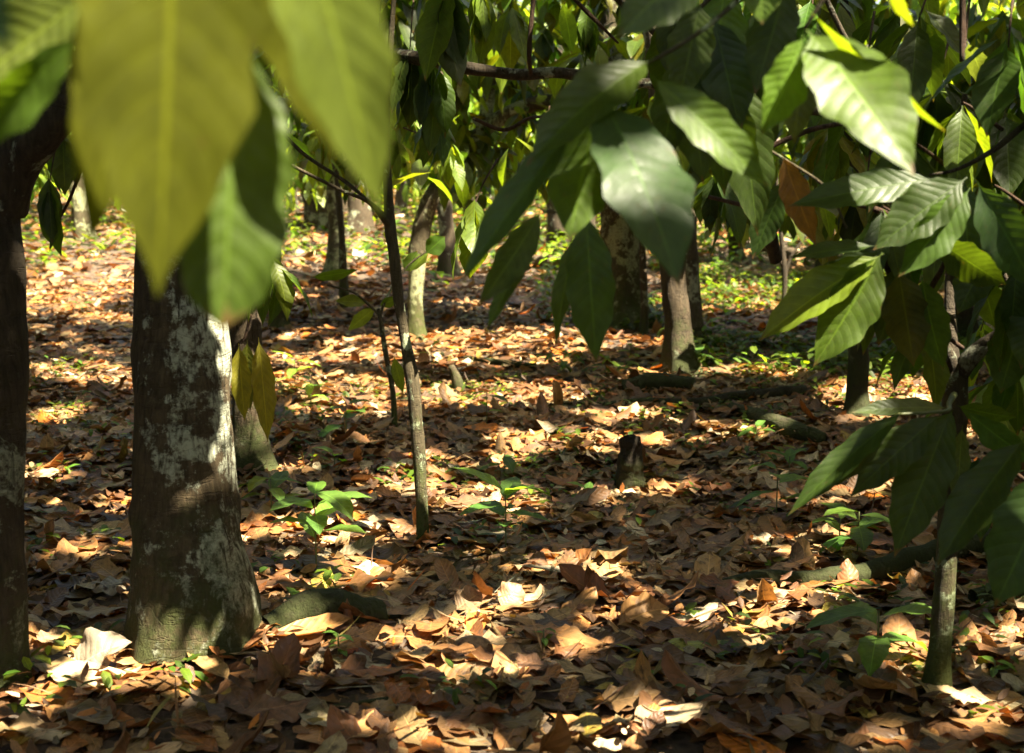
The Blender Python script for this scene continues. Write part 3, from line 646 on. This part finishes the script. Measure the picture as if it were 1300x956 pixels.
tree('sapling', [(996, 395, 8), (996, 370, 7), (996, 345, 7), (992, 300, 6), (985, 220, 5)], 'bark_dark', 'small dark forked sapling in the bright area at right', crown=False, ns=8,
     limbs=[[(996, 350, 0, 5), (1005, 325, 0, 4), (1022, 300, 0, 3), (1035, 270, 0, 3)], [(996, 340, 0, 5), (980, 315, 0, 4), (968, 285, 0, 3)]])
tree('cocoa_tree', [(1235, 440, 26), (1225, 400, 24), (1215, 350, 22), (1205, 280, 20), (1195, 160, 18)], 'bark_dark', 'leaning dark trunk behind the fork of the young tree')
tree('cocoa_tree', [(1296, 370, 34), (1294, 300, 30), (1292, 220, 28), (1290, 100, 26)], 'bark_brown', 'brown trunk at the right edge in the distance')
tree('cocoa_tree', [(715, 320, 34), (712, 290, 30), (708, 250, 28), (706, 180, 26), (704, 60, 24)], 'bark_dark', 'dark trunk behind the centre hanging leaves')
tree('cocoa_tree', [(485, 258, 14), (484, 230, 12), (483, 180, 12), (480, 90, 11)], 'bark_brown', 'far slender trunk visible beside the bent sapling', ns=10)
for (bx_, by_, w_, ln_, mt_, lb_) in [(372, 268, 15, -6, 'bark_dark', 'thin dark far trunk left of the distant row at left'), (437, 272, 14, 5, 'bark_brown', 'thin far trunk between the ringed grey trunk and its neighbour'),
                               (507, 276, 16, 10, 'bark_dark', 'far dark trunk just right of the bent sapling'), (598, 284, 18, -10, 'bark_dark', 'far dark trunk right of the leaning lichen trunk'),
                               (625, 268, 14, 8, 'bark_brown', 'slim far trunk in the bright gap left of the centre leaves'), (660, 262, 13, -5, 'bark_dark', 'thinnest far trunk in the bright gap left of the centre leaves'),
                               (745, 300, 20, 8, 'bark_dark', 'far trunk left of the stout mossy trunk'), (935, 330, 18, -8, 'bark_brown', 'far trunk in the bright ground right of the two dark trunks'),
                               (1045, 345, 22, 10, 'bark_dark', 'far trunk behind the left tips of the young tree'), (1150, 350, 20, -6, 'bark_brown', 'far trunk seen under the left fork of the young tree'),
                               (110, 285, 20, 8, 'bark_dark', 'far trunk at left beyond the sunlit ground')]:
    tree('cocoa_tree', [(bx_, by_, w_), (bx_+ln_*.4, by_-50, w_*.85), (bx_+ln_*.9, by_-110, w_*.8), (bx_+ln_*1.2, by_-200, w_*.7)], mt_, lb_, ns=10)
# stray limbs of trees above
def limb(rows, mat, label, name='tree_limb', cat='branch', ns=14):
    W = pxpath(rows); e = tag(tube(W, M[mat], name, None, ns, .12, 9), label, cat); recentre(e, W[0][:3]); return e
limb([(440, 60, 5.9, 18), (520, 72, 5.6, 17), (590, 86, 5.4, 16), (620, 90, 5.4, 15), (660, 95, 5.4, 14), (700, 92, 5.4, 15), (750, 98, 5.4, 14), (800, 104, 5.4, 14), (900, 108, 5.5, 14), (980, 92, 5.6, 13), (1060, 105, 5.7, 12)], 'bark_dark', 'dark horizontal limb crossing the top centre')
limb([(740, -60, 4.2, 14), (778, -12, 4.2, 15), (815, 22, 4.2, 15), (850, 55, 4.2, 17), (890, 105, 4.2, 26), (930, 170, 4.2, 32), (965, 260, 4.3, 24), (985, 330, 4.5, 16)], 'bark_dark', 'dark diagonal limb descending from the top right of centre')
limb([(680, -30, 5.2, 7), (672, 60, 5.2, 6), (674, 95, 5.3, 5)], 'redtwig', 'thin twig dropping onto the horizontal limb')
limb([(720, -10, 4.6, 5), (760, 30, 4.6, 5), (785, 55, 4.6, 3)], 'redtwig', 'short dark twig left of the diagonal limb')
limb([(1222, -40, 3.4, 9), (1222, 30, 3.4, 8), (1221, 78, 3.4, 6)], 'redtwig', 'straight reddish twig dropping from the top right')
limb([(985, 140, 3.4, 9), (1030, 141, 3.4, 10), (1060, 142, 3.4, 10), (1120, 130, 3.5, 9)], 'sapling', 'short green-brown twig behind the pale pointed leaf')
limb([(960, 195, 3.4, 7), (1010, 172, 3.4, 7), (1050, 160, 3.4, 6), (1130, 150, 3.5, 5)], 'redtwig', 'second thin twig slanting below the short green-brown one')

limb([(900, 250, 3.9, 5), (960, 262, 3.8, 6), (1020, 250, 3.7, 7), (1100, 262, 3.6, 8), (1190, 300, 3.6, 10)], 'redtwig', 'thin arching twig crossing above the left fork of the young tree')
limb([(1040, -20, 3.8, 7), (1075, 50, 3.8, 7), (1130, 120, 3.8, 6), (1150, 190, 3.8, 5)], 'bark_dark', 'crooked dark twig behind the broad sunlit leaf')
limb([(1310, 150, 3.2, 9), (1262, 190, 3.2, 7), (1215, 215, 3.2, 5), (1180, 222, 3.2, 3)], 'bark_dark', 'dark twig reaching in from the right edge')
limb([(600, 150, 5.6, 5), (640, 165, 5.6, 5), (672, 150, 5.6, 4), (700, 148, 5.7, 3)], 'redtwig', 'small bare twig below the lichen covered limb')
limb([(150, 130, 4.6, 5), (110, 200, 4.8, 5), (85, 260, 5.0, 4), (60, 300, 5.2, 3)], 'redtwig', 'thin twig hanging under the forked dark limb at left')
# off-frame and background trees
rs = np.random.default_rng(21)
bgt = 0
SP = 2.8
for gy in np.arange(-3, 34, SP):
    for gx in np.arange(-20, 24, SP):
        x = gx + rs.uniform(-.8, .8); y = gy + rs.uniform(-.8, .8)
        if abs(x) > .47*y+7.5 and y > 3: continue
        if y < 3 and not (-5 < x < 11): continue
        pxx, pyy, t = proj(np.array((x, y, 0.6)))
        inview = t > 0 and -40 < pxx < 1340
        if inview and t < 16.5: continue
        if any((x-a[0])**2+(y-a[1])**2 < 1.6**2 for a in ALLTREES): continue
        if math.hypot(x, y) < 1.4: continue
        if inview and t < 26 and (520 < pxx < 700 or 880 < pxx < 1050) and rs.random() < .35: continue
        z0 = float(tz(x, y)); r = rs.uniform(.07, .14)
        e = empty('cocoa_tree', (x, y, z0), 'slender cocoa trunk in the depth of the grove among many others' if inview else 'cocoa tree standing outside the frame and shading the clearing', 'tree', 'distant cocoa trees' if inview else 'cocoa trees outside the frame')
        ln = rs.normal(0, .12, 4)
        W = [(x, y, z0-.05, r*1.15), (x+ln[0], y+ln[1], z0+.9, r), (x+ln[0]+ln[2], y+ln[1]+ln[3], z0+2.0, r*.85), (x+ln[2]*2, y+ln[3]*2, z0+3.4, r*.5)]
        tube(W, M[['bark_dark', 'bark_brown', 'bark_brown', 'bark_lichen'][rs.integers(4)]], 'trunk', e, 9, .1, 5, flare=.3, step=.22)
        for q in range(2):
            a = rs.uniform(0, 6.28)
            tube([(W[1][0], W[1][1], z0+1.1, r*.6), (W[1][0]+.5*math.cos(a), W[1][1]+.5*math.sin(a), z0+1.9, r*.45), (W[1][0]+1.3*math.cos(a), W[1][1]+1.3*math.sin(a), z0+2.9, r*.25)], M['bark_dark'], 'branch', e, 7, .1, 5, step=.3)
        ALLTREES.append((x, y, z0, e)); bgt += 1

# ------------------------------------------------------------------ crowns
def crown_for(x, y, z0, n_cl, per, Lm, lo, hi, rad):
    px_ = rng.normal(0, rad*.55, n_cl).clip(-rad, rad); py_ = rng.normal(0, rad*.55, n_cl).clip(-rad, rad)
    pz = z0 + lo + (hi-lo)*rng.beta(1.1, 1.9, n_cl)
    cen = np.stack([x+px_, y+py_, pz], -1)
    cen = np.repeat(cen, per, 0); n = len(cen)
    az = rng.uniform(0, 6.283, n); el = -rng.uniform(.1, 1.25, n)
    D = np.stack([np.cos(az)*np.cos(el), np.sin(az)*np.cos(el), np.sin(el)], -1)
    N = np.stack([np.cos(az)*.7, np.sin(az)*.7, np.ones(n)], -1)
    B = cen + D*.02 + rng.normal(0, .05, (n, 3))
    L = Lm*rng.uniform(.7, 1.2, n)
    return B, D, N, L, az
def px_open(px, py, t):
    """where the photograph looks through to the bright far wood"""
    return ((px > 600) & (px < 760) & (py > -20) & (py < 250) & (rng.random(len(px)) < .15)) | ((py > 262) & (t < 30) & (px < 880))
# unseen leaves added along sun rays to shade the pale trunk, merged into crowns
SUN_BLOCK = []
for q in range(760):
    a_, b_ = random.uniform(165, 300), random.uniform(330, 815)
    if (250 < a_ < 288 and b_ < 480) or (232 < a_ < 258 and 620 < b_ < 690) or a_ > 292: continue
    p = P(a_, b_, 3.75); s_ = (random.uniform(2.4, 4.2)-p[2])/SUN[2]; c_ = p + SUN*s_
    dd = [(c_[0]-t_[0])**2+(c_[1]-t_[1])**2 for t_ in ALLTREES]
    if np.linalg.norm(c_-EYE) > 1.2: SUN_BLOCK.append((c_, ALLTREES[int(np.argmin(dd))][3]))
ec = np.array([q[0] for q in SUN_BLOCK]); okx = keep_mask(ec, .04, {16, 19, 20, 22})
for p_, r_ in zip(SHP, SHR):
    q_ = ec-p_; sl = q_@SUN; dl = np.linalg.norm(q_-sl[:, None]*SUN, axis=1); okx &= ~((sl > 0) & (dl < abs(r_)+.07))
SUN_BLOCK = [q for q, o_ in zip(SUN_BLOCK, okx) if o_]
nleaf = 0
PALF = np.array([TN['mid'], TN['lt'], TN['lt'], TN['lt'], TN['sl'], TN['yl']])  # lighter tints paint the brightness of the sunlit background into far crowns
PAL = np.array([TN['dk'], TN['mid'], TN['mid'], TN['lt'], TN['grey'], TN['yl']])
for (x, y, z0, e) in ALLTREES:
    near = y < 17
    B, D, N, L, az = crown_for(x, y, z0, 150, 9, .30, (.75 if y > 15 else 1.0 if x > 1.2 else 1.4), 4.6, 2.3)
    cc = B + D*(L*.5)[:, None]
    px, py, t = proj(cc)
    tipx, tipy, tt2 = proj(B + D*L[:, None])
    infr = (t > 0) & (px > -90) & (px < 1390) & (np.maximum(py, tipy) > -50) & (py < 1100)
    low = np.maximum(py, tipy); lim = np.where(px > 900, np.where(px < 1040, 305, 380), np.where(px > 840, 275, np.where(px > 560, 262, np.where(px > 330, 232, 262)))) + rng.normal(0, 12, len(px))
    bad = infr & (t < np.where(px > 1020, 5.0, 7.0))
    bad |= infr & (t < 17) & (low > lim)
    bad |= infr & (t >= 17) & (low > 272 + rng.normal(0, 10, len(px)))
    bad |= infr & px_open(px, py, t)
    bad |= np.linalg.norm(cc-EYE, axis=1) < 1.3
    keep = keep_mask(cc, L*.40) & ~bad
    B, D, N, L = B[keep], D[keep], N[keep], L[keep]; n = len(B)
    mine = [q for q in SUN_BLOCK if q[1] is e]
    if mine:
        c2 = np.array([q[0] for q in mine]); m = len(c2); a2 = rng.uniform(0, 6.283, m)
        D2 = np.stack([np.cos(a2), np.sin(a2), -rng.uniform(.1, .9, m)], -1); L2 = rng.uniform(.2, .32, m)
        B = np.concatenate([B, c2-nrm(D2)*(L2*.5)[:, None]]); D = np.concatenate([D, D2]); L = np.concatenate([L, L2])
        N = np.concatenate([N, np.stack([rng.normal(.3, .4, m), rng.normal(-.2, .4, m), np.ones(m)], -1)]); n = len(B)
    if n == 0: continue
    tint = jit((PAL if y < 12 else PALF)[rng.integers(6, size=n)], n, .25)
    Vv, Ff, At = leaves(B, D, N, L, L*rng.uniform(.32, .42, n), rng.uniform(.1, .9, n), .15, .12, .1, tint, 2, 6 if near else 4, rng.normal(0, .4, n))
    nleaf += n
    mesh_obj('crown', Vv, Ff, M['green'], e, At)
# unseen tall trees added above the frame to block stray sun
k2 = 0
for (sx, sy) in [(9, -2), (1.5, 1.5), (-6, 2), (8.5, 7), (-7, 10), (4.2, 9.2), (5.5, 3), (13, 3)]:
    bx, by = (sx, sy) if abs(sx) > 4.5 else (sx*.5-2.4, -2.2) if sy < 5 else (6.6, 11.5)
    e = empty('added_shade_tree', (bx, by, float(tz(bx, by))), 'tall unseen tree added outside the frame to shade the grove', 'tree', 'trees added outside the frame for shade')
    n = 6000
    r = 5.6*np.sqrt(rng.random(n)); a = rng.uniform(0, 6.283, n)
    cc = np.stack([sx+r*np.cos(a), sy+r*np.sin(a), 9.5+rng.normal(0, .9, n)], -1)
    L = rng.uniform(.32, .52, n)
    keep = keep_mask(cc, L*.5)
    px, py, t = proj(cc); keep &= ~((t > 0) & (px > -50) & (px < 1350) & (py > -30))
    cc, L = cc[keep], L[keep]; n = len(cc); a = a[keep]+rng.normal(0, 1.5, n)
    D = np.stack([np.cos(a), np.sin(a), -rng.uniform(0, .6, n)], -1); N = np.stack([rng.normal(0, .4, n), rng.normal(0, .4, n), np.ones(n)], -1)
    Vv, Ff, At = leaves(cc-D*(L*.5)[:, None], D, N, L, L*.5, .3, .1, .1, .1, jit(PAL[rng.integers(4, size=n)], n, .25), 2, 3)
    mesh_obj('crown', Vv, Ff, M['green'], e, At)
    if True:
        tube([(bx, by, float(tz(bx, by))-.1, .32), (bx+.1, by, 3, .24), (.75*bx+.25*sx, .75*by+.25*sy, 6.5, .16), (sx, sy, 9.6, .06)], M['bark_brown'], 'trunk', e, 12, .06, 3, flare=.5, step=.4)
        for q in range(5):
            aa = 6.283*q/5+.9
            tube([(.75*bx+.25*sx, .75*by+.25*sy, 6.6, .07), (sx+1.8*math.cos(aa), sy+1.8*math.sin(aa), 8.3, .04), (sx+4.2*math.cos(aa), sy+4.2*math.sin(aa), 9.5, .015)], M['bark_brown'], 'branch', e, 7, .05, 3, step=.5)

# far wood
n = 26000
yy = rng.uniform(31, 44, n); xx = rng.uniform(-26, 30, n)
hh = 10*rng.beta(1.1, 1.5, n)
clump = np.sin(xx*1.1+yy*.5)*np.sin(hh*1.3+xx*.4) + .5*np.sin(xx*2.7+hh*2.1)
ok = clump > -.35
xx, yy, hh = xx[ok], yy[ok], hh[ok]; n = len(xx)
Bf = np.stack([xx, yy, tz(xx, yy)+hh], -1); az = rng.uniform(0, 6.283, n); el = -rng.uniform(-.1, 1.2, n)
D = np.stack([np.cos(az)*np.cos(el), np.sin(az)*np.cos(el), np.sin(el)], -1); N = np.stack([np.cos(az)*.7, np.sin(az)*.7, np.ones(n)], -1)
L = rng.uniform(.35, .7, n)
Vv, Ff, At = leaves(Bf, D, N, L, L*.42, .5, .1, .1, .1, jit(np.array([TN['mid'], TN['lt'], TN['lt'], TN['yl']])[rng.integers(4, size=n)], n, .3), 2, 4)
tag(mesh_obj('distant_foliage', Vv, Ff, M['green'], attrs=At), 'far sunlit wood closing the view behind the grove', 'foliage', kind='stuff')
# the grove goes on behind the camera and to both sides
n = 15000
a = rng.uniform(R(120), R(420), n); rr = rng.uniform(15, 21, n); hh = 10*rng.beta(1.1, 1.4, n)
xx = rr*np.cos(a); yy = rr*np.sin(a) - 1
Bf = np.stack([xx, yy, tz(xx, yy)+hh], -1); az = rng.uniform(0, 6.283, n); el = -rng.uniform(-.1, 1.2, n)
px, py, t = proj(Bf); ok = ~((t > 0) & (px > -150) & (px < 1450)); Bf, az, el = Bf[ok], az[ok], el[ok]; n = len(Bf)
D = np.stack([np.cos(az)*np.cos(el), np.sin(az)*np.cos(el), np.sin(el)], -1); N = np.stack([np.cos(az)*.7, np.sin(az)*.7, np.ones(n)], -1)
L = rng.uniform(.45, .8, n)
Vv, Ff, At = leaves(Bf, D, N, L, L*.45, .5, .1, .1, .1, jit(np.array([TN['mid'], TN['dk'], TN['lt'], TN['yl']])[rng.integers(4, size=n)], n, .3), 2, 4)
tag(mesh_obj('surrounding_foliage', Vv, Ff, M['green'], attrs=At), 'foliage of the grove continuing behind and beside the camera', 'foliage', kind='stuff')
# ground herbs
def herbs(n, fx, hmax, Ls):
    x, y = fx(n); n = len(x)
    per = 5
    x = np.repeat(x, per); y = np.repeat(y, per); n = len(x)
    x += rng.normal(0, .04, n); y += rng.normal(0, .04, n)
    az = rng.uniform(0, 6.283, n); el = rng.uniform(-.3, .7, n)
    D = np.stack([np.cos(az)*np.cos(el), np.sin(az)*np.cos(el), np.sin(el)], -1); N = np.stack([-np.cos(az)*np.sin(el), -np.sin(az)*np.sin(el), np.cos(el)+.3], -1)
    L = rng.uniform(*Ls, n)
    B = np.stack([x, y, tz(x, y)+rng.uniform(.02, hmax, n)], -1)
    return leaves(B, D, N, L, L*.42, rng.uniform(.2, 1.1, n), .15, .1, .1, jit(np.array([TN['mid'], TN['lt'], TN['dk'], TN['mid']])[rng.integers(4, size=n)], n, .25), 2, 4)
def fx_right(n):
    y = rng.uniform(8.5, 16, n); x = rng.uniform(.3, .5*16, n); ok = (x < .5*y) & (np.sin(x*2.1+y)+np.sin(y*1.7-x) > -.3*(y-9)/3+.1); return x[ok], y[ok]
def fx_far(n):
    y = rng.uniform(16, 33, n); x = rng.uniform(-1, 1, n)*(.46*y+1); ok = (rng.random(n) < np.where(x > -2, .9, .35)); return x[ok], y[ok]
def fx_near(n):
    y = np.sqrt(rng.uniform(3**2, 9**2, n)); x = rng.uniform(-1, 1, n)*(.45*y); ok = dapple(x*1.3+3, y*1.1) > .1; return x[ok], y[ok]
V, F, A = join([herbs(3000, fx_right, .16, (.06, .15)), herbs(3600, fx_far, .3, (.12, .26)), herbs(1300, fx_near, .08, (.03, .08))])
tag(mesh_obj('undergrowth', V, F, M['green'], attrs=A), 'low green herbs and seedlings scattered over the leaf litter', 'undergrowth', kind='stuff')

# ------------------------------------------------------------------ seedlings that can be pointed at
def seedling(px, py, hpx, n, Lpx, tints, label, lean=0.0, group=None, el=(0.0, .6), wr=.36):
    g = G(px, py); t = float(proj(g)[2]); h = 1.35*hpx*t/FPX; L0 = 1.4*Lpx*t/FPX
    tints = [{'mid': 'sd', 'lt': 'sl', 'dk': 'mid', 'blue': 'sd'}[q] for q in tints]
    e = empty('seedling', g, label, 'seedling', group)
    tube([(*(g+np.array((0, 0, -.01))), .0035), (*(g+np.array((lean*h*.5, 0, h*.5))), .003), (*(g+np.array((lean*h, 0, h))), .002)], M['stem'], 'stem', e, 6, .03, 20, step=.02)
    off = random.uniform(0, 6)
    for i in range(n):
        az = off + 2.399*i; ee = random.uniform(*el); hf = 1 - .55*(i/max(1, n-1))**1.2
        D = np.array((math.cos(az)*math.cos(ee), math.sin(az)*math.cos(ee), math.sin(ee)))
        N = np.array((-math.cos(az)*math.sin(ee), -math.sin(az)*math.sin(ee), math.cos(ee)))
        L = L0*random.uniform(.75, 1.15)
        Vv, Ff, At = leaves([g+np.array((lean*h*hf, 0, h*hf))], [D], [N], L, L*wr*random.uniform(.9, 1.2), random.uniform(.3, 1.1), .15, .08, .1, jit(TN[random.choice(tints)], 1, .15), 6, 12, 0)
        mesh_obj('leaf', Vv, Ff, M['green'], e, At)
    return e
for a in [
 (642, 702, 62, 8, 50, ['lt', 'mid'], 'bright green seedling with upright leaf in the centre foreground'),
 (402, 735, 84, 10, 56, ['mid', 'lt'], 'seedling with spreading leaves right of the pale trunk'),
 (345, 660, 40, 7, 40, ['mid', 'dk'], 'small seedling between the pale trunk and the spreading one'),
 (880, 470, 26, 6, 30, ['mid'], 'seedling at the foot of the lichen flecked trunk'),
 (902, 490, 14, 4, 22, ['mid'], 'tiny seedling in front of the mossy root'),
 (618, 545, 36, 5, 22, ['mid', 'lt'], 'seedling behind the upright stub in the middle'),
 (548, 480, 30, 3, 14, ['lt'], 'tiny sprout in the brightest sun patch'),
 (800, 460, 16, 4, 12, ['lt'], 'tiny bright seedling in front of the stout mossy trunk'),
 (985, 668, 54, 5, 52, ['mid', 'blue'], 'seedling with round bluish leaves in front of the right sun patch'),
 (1088, 710, 46, 6, 46, ['dk', 'blue'], 'shaded seedling under the right leaf cluster'),
 (1002, 600, 16, 4, 26, ['mid'], 'low seedling left of the drooping right leaves'),
 (1112, 856, 62, 5, 76, ['blue', 'mid'], 'broad leaved seedling at the bottom right'),
 (1262, 862, 18, 4, 24, ['lt'], 'small bright weed at the bottom right corner'),
 (430, 838, 26, 7, 16, ['mid', 'lt'], 'tangle of small weeds in front of the mossy log'),
 (690, 830, 24, 4, 18, ['mid'], 'small weed beside the orange brown flat leaf'),
 (440, 560, 34, 5, 34, ['mid'], 'seedling in shade left of the thin forked plant'),
 (375, 500, 34, 6, 26, ['lt'], 'sunlit seedling right of the yellow hanging leaves'),
 (395, 520, 28, 5, 24, ['lt', 'mid'], 'second sunlit seedling close to the yellow hanging leaves'),
 (425, 600, 18, 4, 24, ['mid'], 'low shaded seedling behind the spreading one'),
 (640, 610, 26, 5, 26, ['mid'], 'dark seedling right of the bent sapling base'),
 (745, 640, 14, 4, 22, ['mid'], 'low seedling left of the short stump'),
 (1065, 700, 30, 5, 34, ['mid', 'dk'], 'seedling in the shade beside the mossy fallen branch'),
 (960, 560, 14, 5, 24, ['mid'], 'low green plant beyond the fallen logs'),
 (1150, 460, 34, 7, 44, ['lt', 'mid'], 'bright bush of long leaves behind the slim mossy trunk'),
 (920, 425, 22, 6, 26, ['lt'], 'sunlit plant on the bright ground at right'),
 (700, 345, 18, 6, 20, ['lt'], 'small plant in front of the distant log'),
 (555, 370, 18, 6, 22, ['mid'], 'small plant beside the leaning lichen trunk'),
 (105, 400, 10, 4, 18, ['mid'], 'small plant on the bright ground at far left'),
]: seedling(*a)

# ------------------------------------------------------------------ stump, logs, sticks, husk
g = G(801, 622); t = float(proj(g)[2]); s = t/FPX
e = empty('tree_stump', g, 'short dark mossy stump standing in the leaf litter', 'stump')
tube([(g[0], g[1], g[2]-.03, 18*s), (g[0]-.003, g[1], g[2]+30*s, 15*s), (g[0]-.006, g[1], g[2]+64*s, 14*s), (g[0]-.006, g[1], g[2]+65.5*s, 13.5*s), (g[0]-.006, g[1]+.004, g[2]+64*s, 5*s), (g[0]-.006, g[1]+.004, g[2]+65*s, .5*s)], M['char'], 'trunk', e, 24, .2, 16, flare=.3, step=.004)
def log(rows, mat, label, name='fallen_branch', cat='fallen branch', ns=12, lift=.95, lump=.14):
    W = []
    for px, py, w in rows:
        g = G(px, py); t = float(proj(g)[2]); r = .5*w*t/FPX
        W.append((g[0], g[1], g[2]+r*lift, r))
    o = tag(tube(W, M[mat], name, None, ns, lump, 12, step=.02), label, cat); recentre(o, W[0][:3]); return o
log([(338, 806, 30), (372, 799, 44), (410, 795, 50), (450, 797, 46), (482, 793, 36)], 'moss', 'thick mossy rotting log beside the pale trunk foot', 'log', 'log', 26, .8, .24)
log([(900, 752, 12), (960, 744, 20), (1030, 746, 24), (1090, 742, 28), (1150, 728, 32), (1215, 712, 36), (1290, 700, 38)], 'moss', 'mossy branch lying behind the young tree stem')
log([(1235, 772, 26), (1270, 768, 30), (1330, 760, 32)], 'bark_dark', 'dark log end at the lower right edge', 'log', 'log')
log([(690, 512, 6), (750, 519, 9), (820, 517, 13), (880, 519, 14), (940, 513, 18), (1020, 508, 20)], 'char', 'long dark branch lying on the litter at right')
log([(790, 500, 18), (830, 498, 26), (880, 500, 22)], 'moss', 'mossy branch piece just beyond the long dark one')
log([(930, 526, 16), (970, 542, 22), (1010, 558, 24), (1045, 566, 18)], 'bark_dark', 'short crumbling branch below the long dark one')
log([(660, 338, 12), (700, 340, 16), (745, 345, 16), (790, 348, 14)], 'deadwood', 'pale brown log lying across the far clearing', 'log', 'log')
log([(505, 514, 7), (540, 508, 10), (575, 500, 12), (600, 498, 8)], 'bark_dark', 'dark branch lying behind the bent sapling')
g = G(583, 502); t = float(proj(g)[2]); s = t/FPX
o = tube([(g[0], g[1], g[2]-.02, 8*s), (g[0]-.01, g[1], g[2]+18*s, 7*s), (g[0]-10*s, g[1], g[2]+38*s, 4*s)], M['deadwood'], 'branch_stub', None, 10, .15, 14); tag(o, 'broken stub sticking up from the litter behind the bent sapling', 'stub'); recentre(o, g)
log([(950, 315, 12), (1010, 330, 14), (1100, 340, 14)], 'deadwood', 'pale log in the bright background at right', 'log', 'log')
log([(560, 452, 5), (620, 462, 8), (680, 468, 7)], 'moss', 'thin mossy branch at the edge of the brightest sun patch')
for rows, lb in [([(175, 818, 8), (215, 822, 9), (250, 832, 7), (300, 838, 5)], 'black twig in front of the pale trunk'),
                 ([(165, 835, 10), (190, 815, 12), (215, 800, 9)], 'dark root stub at the left foot of the pale trunk'),
                 ([(330, 862, 5), (380, 850, 6), (430, 848, 5), (470, 832, 4)], 'pale curved twig at the bottom left of centre'),
                 ([(290, 800, 12), (325, 798, 14), (355, 812, 9), (385, 822, 6)], 'sunlit surface root right of the pale trunk'),
                 ([(540, 812, 3), (640, 806, 3), (700, 790, 2)], 'thin twig lying in the centre foreground'),
                 ([(850, 560, 3), (905, 600, 3), (930, 640, 2)], 'thin twig right of the short stump'),
                 ([(400, 905, 9), (520, 890, 8), (640, 902, 7)], 'twig lying along the lower edge')]:
    log(rows, 'deadwood', lb, 'twig', 'twig', 8, .8)
# husk
g = G(600, 835); t = float(proj(g)[2]); s = t/FPX
e_ = []
th = np.linspace(0, 2*math.pi, 28, endpoint=False); ph = np.linspace(.02, math.pi-.02, 16)
V = [[(g[0]+26*s*math.cos(p)*1.0, g[1]+17*s*math.sin(p)*math.cos(a)*(1+.05*math.cos(7*a)), g[2]+12*s+17*s*math.sin(p)*math.sin(a)*(1+.05*math.cos(7*a))) for a in th] for p in ph]
V = np.array(V).reshape(-1, 3); F = [(i*28+j, i*28+(j+1) % 28, (i+1)*28+(j+1) % 28, (i+1)*28+j) for i in range(15) for j in range(28)]
o = mesh_obj('cocoa_husk', V, F, M['husk']); tag(o, 'rounded tan cocoa pod husk half sunk in the litter', 'husk'); recentre(o, g)

# large fallen leaves lying on top
def fallen(x0, y0, x1, y1, w, tint, label, lift=.05, dz=0.0, curl=-.3, cup=-.3, roll=0.0, wave=.2):
    a, b = G(x0, y0, lift), G(x1, y1, lift+dz)
    d = b-a; Lc = np.linalg.norm(d); D = d/Lc; t = float(proj(a)[2])
    N = np.array((0, -.25, 1.0)); N = nrm(N-D*np.dot(N, D)); S = np.cross(D, N); N = N*math.cos(R(roll))+S*math.sin(R(roll))
    h = curl/2; D2 = D*math.cos(h)+N*math.sin(h); N2 = N*math.cos(h)-D*math.sin(h)
    Vv, Ff, At = leaves([a], [D2], [N2], Lc/max(.4, 2*math.sin(abs(curl)/2)/max(abs(curl), 1e-3)), w, curl, .05, wave, cup, [tint], 10, 20)
    o = mesh_obj('fallen_leaf', Vv, Ff, M['litter'], None, At); tag(o, label, 'fallen leaf'); recentre(o, a)
tan, org, brn, gry, ylw = (.34, .22, .12), (.36, .19, .07), (.17, .085, .045), (.27, .22, .16), (.32, .30, .06)
for a in [
 (655, 792, 770, 818, .12, org, 'large flat orange-brown leaf in the centre foreground'),
 (835, 816, 928, 812, .06, ylw, 'narrow yellow-green fallen leaf at lower right of centre'),
 (488, 752, 548, 792, .05, tan, 'narrow tan leaf slanting down left of the husk'),
 (635, 772, 662, 742, .10, tan, 'pale tan leaf standing on edge in the centre foreground', .02, .06, .6, .5, 30),
 (578, 775, 612, 752, .10, tan, 'tan leaf propped beside the one standing on edge', .03, .04, .5, .4, 20),
 (782, 795, 850, 772, .13, org, 'curled orange-tan leaf catching sun right of the flat one', .03, .03, .9, .7, 25),
 (95, 852, 168, 815, .14, gry, 'big curled greyish leaf in sun left of the pale trunk', .02, .07, 1.0, .8, 20),
 (45, 812, 85, 798, .10, tan, 'pale flat leaf between the dark left trunk and the pale trunk'),
 (1238, 800, 1272, 838, .05, org, 'folded leaf standing up at the lower right', .08, -.06, .3, 1.2, 40),
 (700, 845, 640, 832, .09, brn, 'dark brown leaf in front of the husk'),
 (880, 860, 960, 842, .10, tan, 'broad tan leaf near the bottom right of centre'),
 (955, 765, 1010, 748, .10, tan, 'tan leaf below the mossy fallen branch'),
 (885, 700, 940, 668, .11, brn, 'brown leaf left of the bluish round seedling'),
 (420, 815, 490, 792, .10, org, 'orange brown leaf leaning on the mossy log', .04, .05),
 (1130, 505, 1080, 470, .1, ylw, 'yellowish leaf on the ground behind the slim mossy trunk'),
 (1178, 758, 1120, 742, .1, tan, 'tan leaf left of the young tree stem'),
 (170, 735, 110, 745, .12, gry, 'wide grey-brown leaf touching the left of the pale trunk'),
 (50, 690, 125, 662, .13, tan, 'wide tan leaf right of the dark left trunk'),
 (300, 905, 400, 885, .13, brn, 'wide brown leaf on the lower edge left of centre'),
 (800, 915, 900, 890, .13, tan, 'wide tan leaf on the lower edge right of centre'),
 (560, 640, 640, 622, .12, brn, 'wide brown leaf right of the bent sapling foot'),
 (820, 455, 848, 432, .2, org, 'large brown leaf leaning against the lichen flecked trunk', .02, .15),
 (455, 335, 462, 312, .22, (.55, .48, .38), 'pale dead leaf standing up on the far ground at left', .0, .2, .4, .6),
]: fallen(*a)
print('leaves in crowns', nleaf, 'bg trees', bgt)
